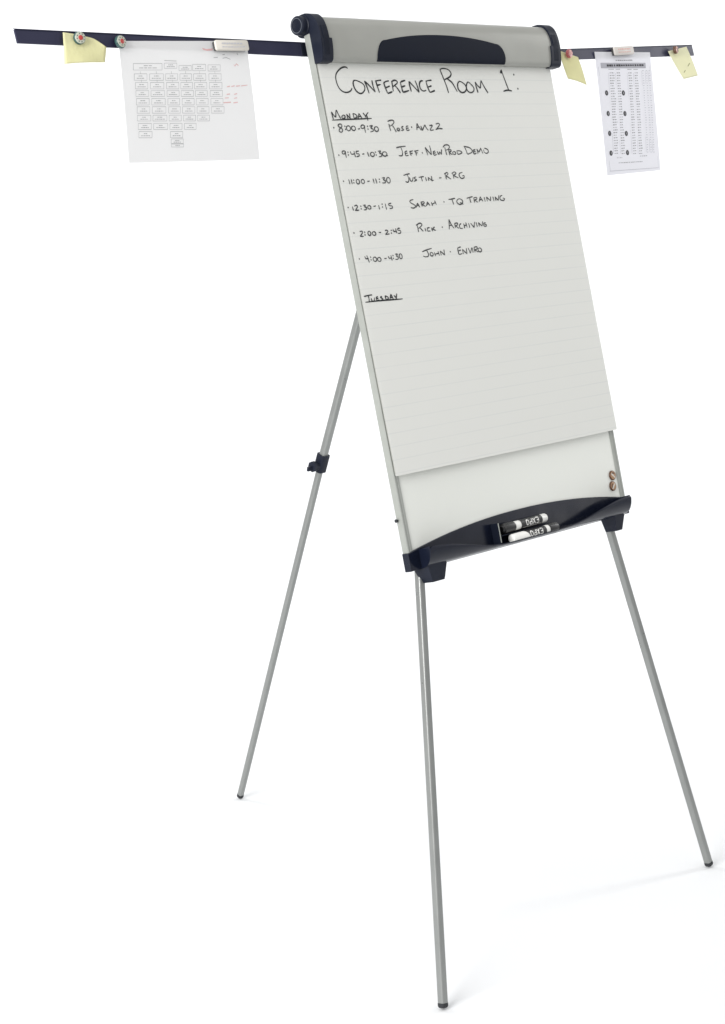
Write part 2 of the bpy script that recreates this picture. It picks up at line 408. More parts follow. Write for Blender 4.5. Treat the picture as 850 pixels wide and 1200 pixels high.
# leg brackets
def bracket(s):
    # footprint (u, n): flat front, slanted facet towards the right, smaller at the foot
    def c(u, vv, n): return B(u, vv, n)
    if s < 0: T_ = [(-.322, -.008), (-.250, -.008), (-.250, .014), (-.270, .032), (-.322, .032)]; b_ = [(-.306, -.008), (-.254, -.008), (-.254, .006), (-.272, .022), (-.306, .022)]
    else: T_ = [(.278, -.008), (.330, -.008), (.330, .014), (.311, .032), (.278, .032)]; b_ = [(.288, -.008), (.326, -.008), (.326, .006), (.309, .022), (.288, .022)]
    V = [c(u, -.066, n) for u, n in b_] + [c(u, -.0360 + (.0058 if n > .02 else 0), n) for u, n in T_]
    Fb = [(j, (j+1) % 5, (j+1) % 5 + 5, j+5) for j in range(5)] + [(4, 3, 2, 1, 0), (5, 6, 7, 8, 9)]
    parts = [(V, Fb)]
    for k in range(4):       # ribs down the slanted facet
        t0 = (k+.5)/4.6; t1 = t0 + .08
        def on(t, top, h):
            A_, B_ = (T_ if top else b_)[3], (T_ if top else b_)[2]
            return c(A_[0]+(B_[0]-A_[0])*t + h*.7, (-.034 if top else -.063), A_[1]+(B_[1]-A_[1])*t + h*.7)
        parts.append(hexa([on(t0, 0, -.001), on(t1, 0, -.001), on(t1, 0, .0012), on(t0, 0, .0012), on(t0, 1, -.001), on(t1, 1, -.001), on(t1, 1, .0012), on(t0, 1, .0012)]))
    v, f = join(*parts)
    mesh('leg_bracket', v, f, M['navy'], easel, bevel=.0006)
bracket(-1); bracket(1)
# legs: rounded square tubes with a raised bead down the front
def tube_prof(w_, d_, r=.004, bead=True):
    P = []
    for cx, cy, a0 in ((w_/2-r, d_/2-r, 0), (-w_/2+r, d_/2-r, 90), (-w_/2+r, -d_/2+r, 180), (w_/2-r, -d_/2+r, 270)):
        for i in range(5):
            a = math.radians(a0 + i*22.5); P.append((cx + r*math.cos(a), cy + r*math.sin(a)))
        if bead and a0 == 180:
            P += [(-.0030, -d_/2), (-.0022, -d_/2+.0012), (-.0006, -d_/2+.0012), (.0002, -d_/2)]
    return P
def leg(top, foot, w_, xdir, d_=None):
    d_ = d_ or w_
    top = Vector(top); foot = Vector(foot); d = (foot-top).normalized()
    lift = .0035
    end = foot - d*.010
    v, f = extr(top, end, tube_prof(w_, d_), xdir)
    o = mesh('leg', v, f, M['aluleg'], easel, smooth=True, sharp=35)
    pr = tube_prof(w_+.0008, d_+.0008, .0045, False); pr2 = [(a*.80, b*.80) for a, b in pr]
    v1 = extr(end + d*.0001, foot - d*.0045, pr, xdir); v2 = extr(foot - d*.0044, foot - d*.0010, pr, xdir, pr2)
    v, f = join(v1, v2)
    mesh('rubber_foot', v, f, M['rubber'], o, smooth=True, sharp=40)
    return o
def inpl(s, foot):     # continue the leg line up inside its bracket
    t = Vector((s*.3092, -.0073, .7679)); ft = Vector(foot); return t + (t-ft).normalized()*.035
fl = (-.454, -.2029, .003); fr = (.4559, -.1997, .003)
leg(inpl(-1, fl), fl, .0160, (1, 0, 0)); leg(inpl(1, fr), fr, .0160, (1, 0, 0))
hinge = Vector((0, .266, 1.765)); join_ = Vector((0, .5759, .8913)); fb = Vector((0, .8737, .003))
bl = leg(join_ + (hinge-join_).normalized()*.02, fb, .0138, (1, 0, 0))
v, f = extr(hinge, join_ + (hinge-join_).normalized()*.006, tube_prof(.0168, .0168, .0045), (1, 0, 0))
mesh('upper_tube', v, f, M['aluleg'], bl, smooth=True, sharp=35)
dd = (hinge-join_).normalized()
v1 = extr(join_ + dd*.021, join_ - dd*.021, tube_prof(.0245, .0245, .006, False), (1, 0, 0))
sd = Vector((-1, 0, 0))
v2 = lathe(join_ - dd*.006 + sd*.010, join_ - dd*.008 + sd*.05, [(0, .011), (.010, .0105), (.0105, .0125), (.0185, .0125), (.0195, .010)], 8)
v3 = hexa([join_ - dd*.010 + sd*.028 + Vector((0, -.004, -.004)), join_ - dd*.012 + sd*.040 + Vector((0, -.003, -.004)), join_ - dd*.012 + sd*.040 + Vector((0, .003, -.004)), join_ - dd*.010 + sd*.028 + Vector((0, .004, -.004)),
           join_ - dd*.010 + sd*.028 + Vector((0, -.004, .005)), join_ - dd*.009 + sd*.040 + Vector((0, -.003, .003)), join_ - dd*.009 + sd*.040 + Vector((0, .003, .003)), join_ - dd*.010 + sd*.028 + Vector((0, .004, .005))])
v, f = join(v1, v2, v3)
mesh('locking_collar', v, f, M['navy'], bl, smooth=True, sharp=35)
# hinge block behind the header
v, f = boxb(-.03, .03, .955, .99, -.030, -.0005)
mesh('leg_hinge', v, f, M['navy'], easel, bevel=.002)
# side arms
def arm(key, s):
    t0, b0, t1, b1 = G[key]
    def ext(p, q, u): k = (u-p[0])/(q[0]-p[0]); return (u, p[1] + (q[1]-p[1])*k)
    ui = s*.12
    T0 = ext(t0, t1, ui); B0 = ext(b0, b1, ui)
    n1, n0 = -.0100, -.0135
    c = [B(*B0, n0), B(b1[0], b1[1], n0), B(b1[0], b1[1], n1), B(*B0, n1), B(*T0, n0), B(t1[0], t1[1], n0), B(t1[0], t1[1], n1), B(*T0, n1)]
    h = hexa(c)
    # folded top lip
    lp = hexa([B(T0[0], T0[1]-.0002, n1-.0005), B(t1[0], t1[1]-.0002, n1-.0005), B(t1[0], t1[1]-.0002, n1+.0018), B(T0[0], T0[1]-.0002, n1+.0018),
               B(T0[0], T0[1]+.0012, n1-.0005), B(t1[0]+s*.004, t1[1]+.0012, n1-.0005), B(t1[0]+s*.004, t1[1]+.0012, n1+.0018), B(T0[0], T0[1]+.0012, n1+.0018)])
    v, f = join(h, lp)
    return mesh('side_arm', v, f, M['arm'], easel, bevel=.0005)
aL = arm('armL', -1); aR = arm('armR', 1)
v, f = boxb(-.362, -.350, .9640, .9895, -.0145, -.0092)
mesh('arm_sleeve', v, f, M['navy'], aL, bevel=.0008)

# ------------------------------------------------------------------ flip chart pad
def nv(vv): return .0185 + .0045*max(0, (1-(vv-.149)/.8))**2
pad = thing('flipchart_pad', 'large ruled flip chart pad with the handwritten Conference Room 1 schedule, clamped on the easel', 'paper pad', B(0, .149, .018), BF)
def sheet(u0b, u1b, u0t, u1t, vb, vt, off, seed, curl):
    NU, NV_ = 36, 60; V = []; Fc = []; uv = []; rnd = random.Random(seed); a1, a2 = rnd.random()*6, rnd.random()*6
    for j in range(NV_+1):
        t = j/NV_; vv = vb + (vt-vb)*t
        for i in range(NU+1):
            s = i/NU; u = (u0b + (u1b-u0b)*s)*(1-t) + (u0t + (u1t-u0t)*s)*t
            n = nv(vv) + off + curl*(1-t)**6*(.6+.4*math.cos(3*s+a1))
            V.append(B(u, vv, n)); uv.append((u, vv+.011))
    for j in range(NV_):
        for i in range(NU): a = j*(NU+1)+i; Fc.append((a, a+1, a+NU+2, a+NU+1))
    return V, Fc, uv
v, f, uv = sheet(-.3535, .3500, -.3545, .3510, .1500, .944, -.0022, 3, 0)
mesh('paper_sheet', v, f, M['pad'], pad, smooth=True, uvs=uv)
v, f, uv = sheet(-.3530, .3520, -.3540, .3500, .1497, .944, -.0011, 4, .0004)
mesh('paper_sheet', v, f, M['pad'], pad, smooth=True, uvs=uv)
v, f, uv = sheet(-.3535, .3525, -.3550, .3515, .1488, .944, 0, 5, 0)
top = mesh('paper_sheet', v, f, M['pad'], pad, smooth=True, uvs=uv)
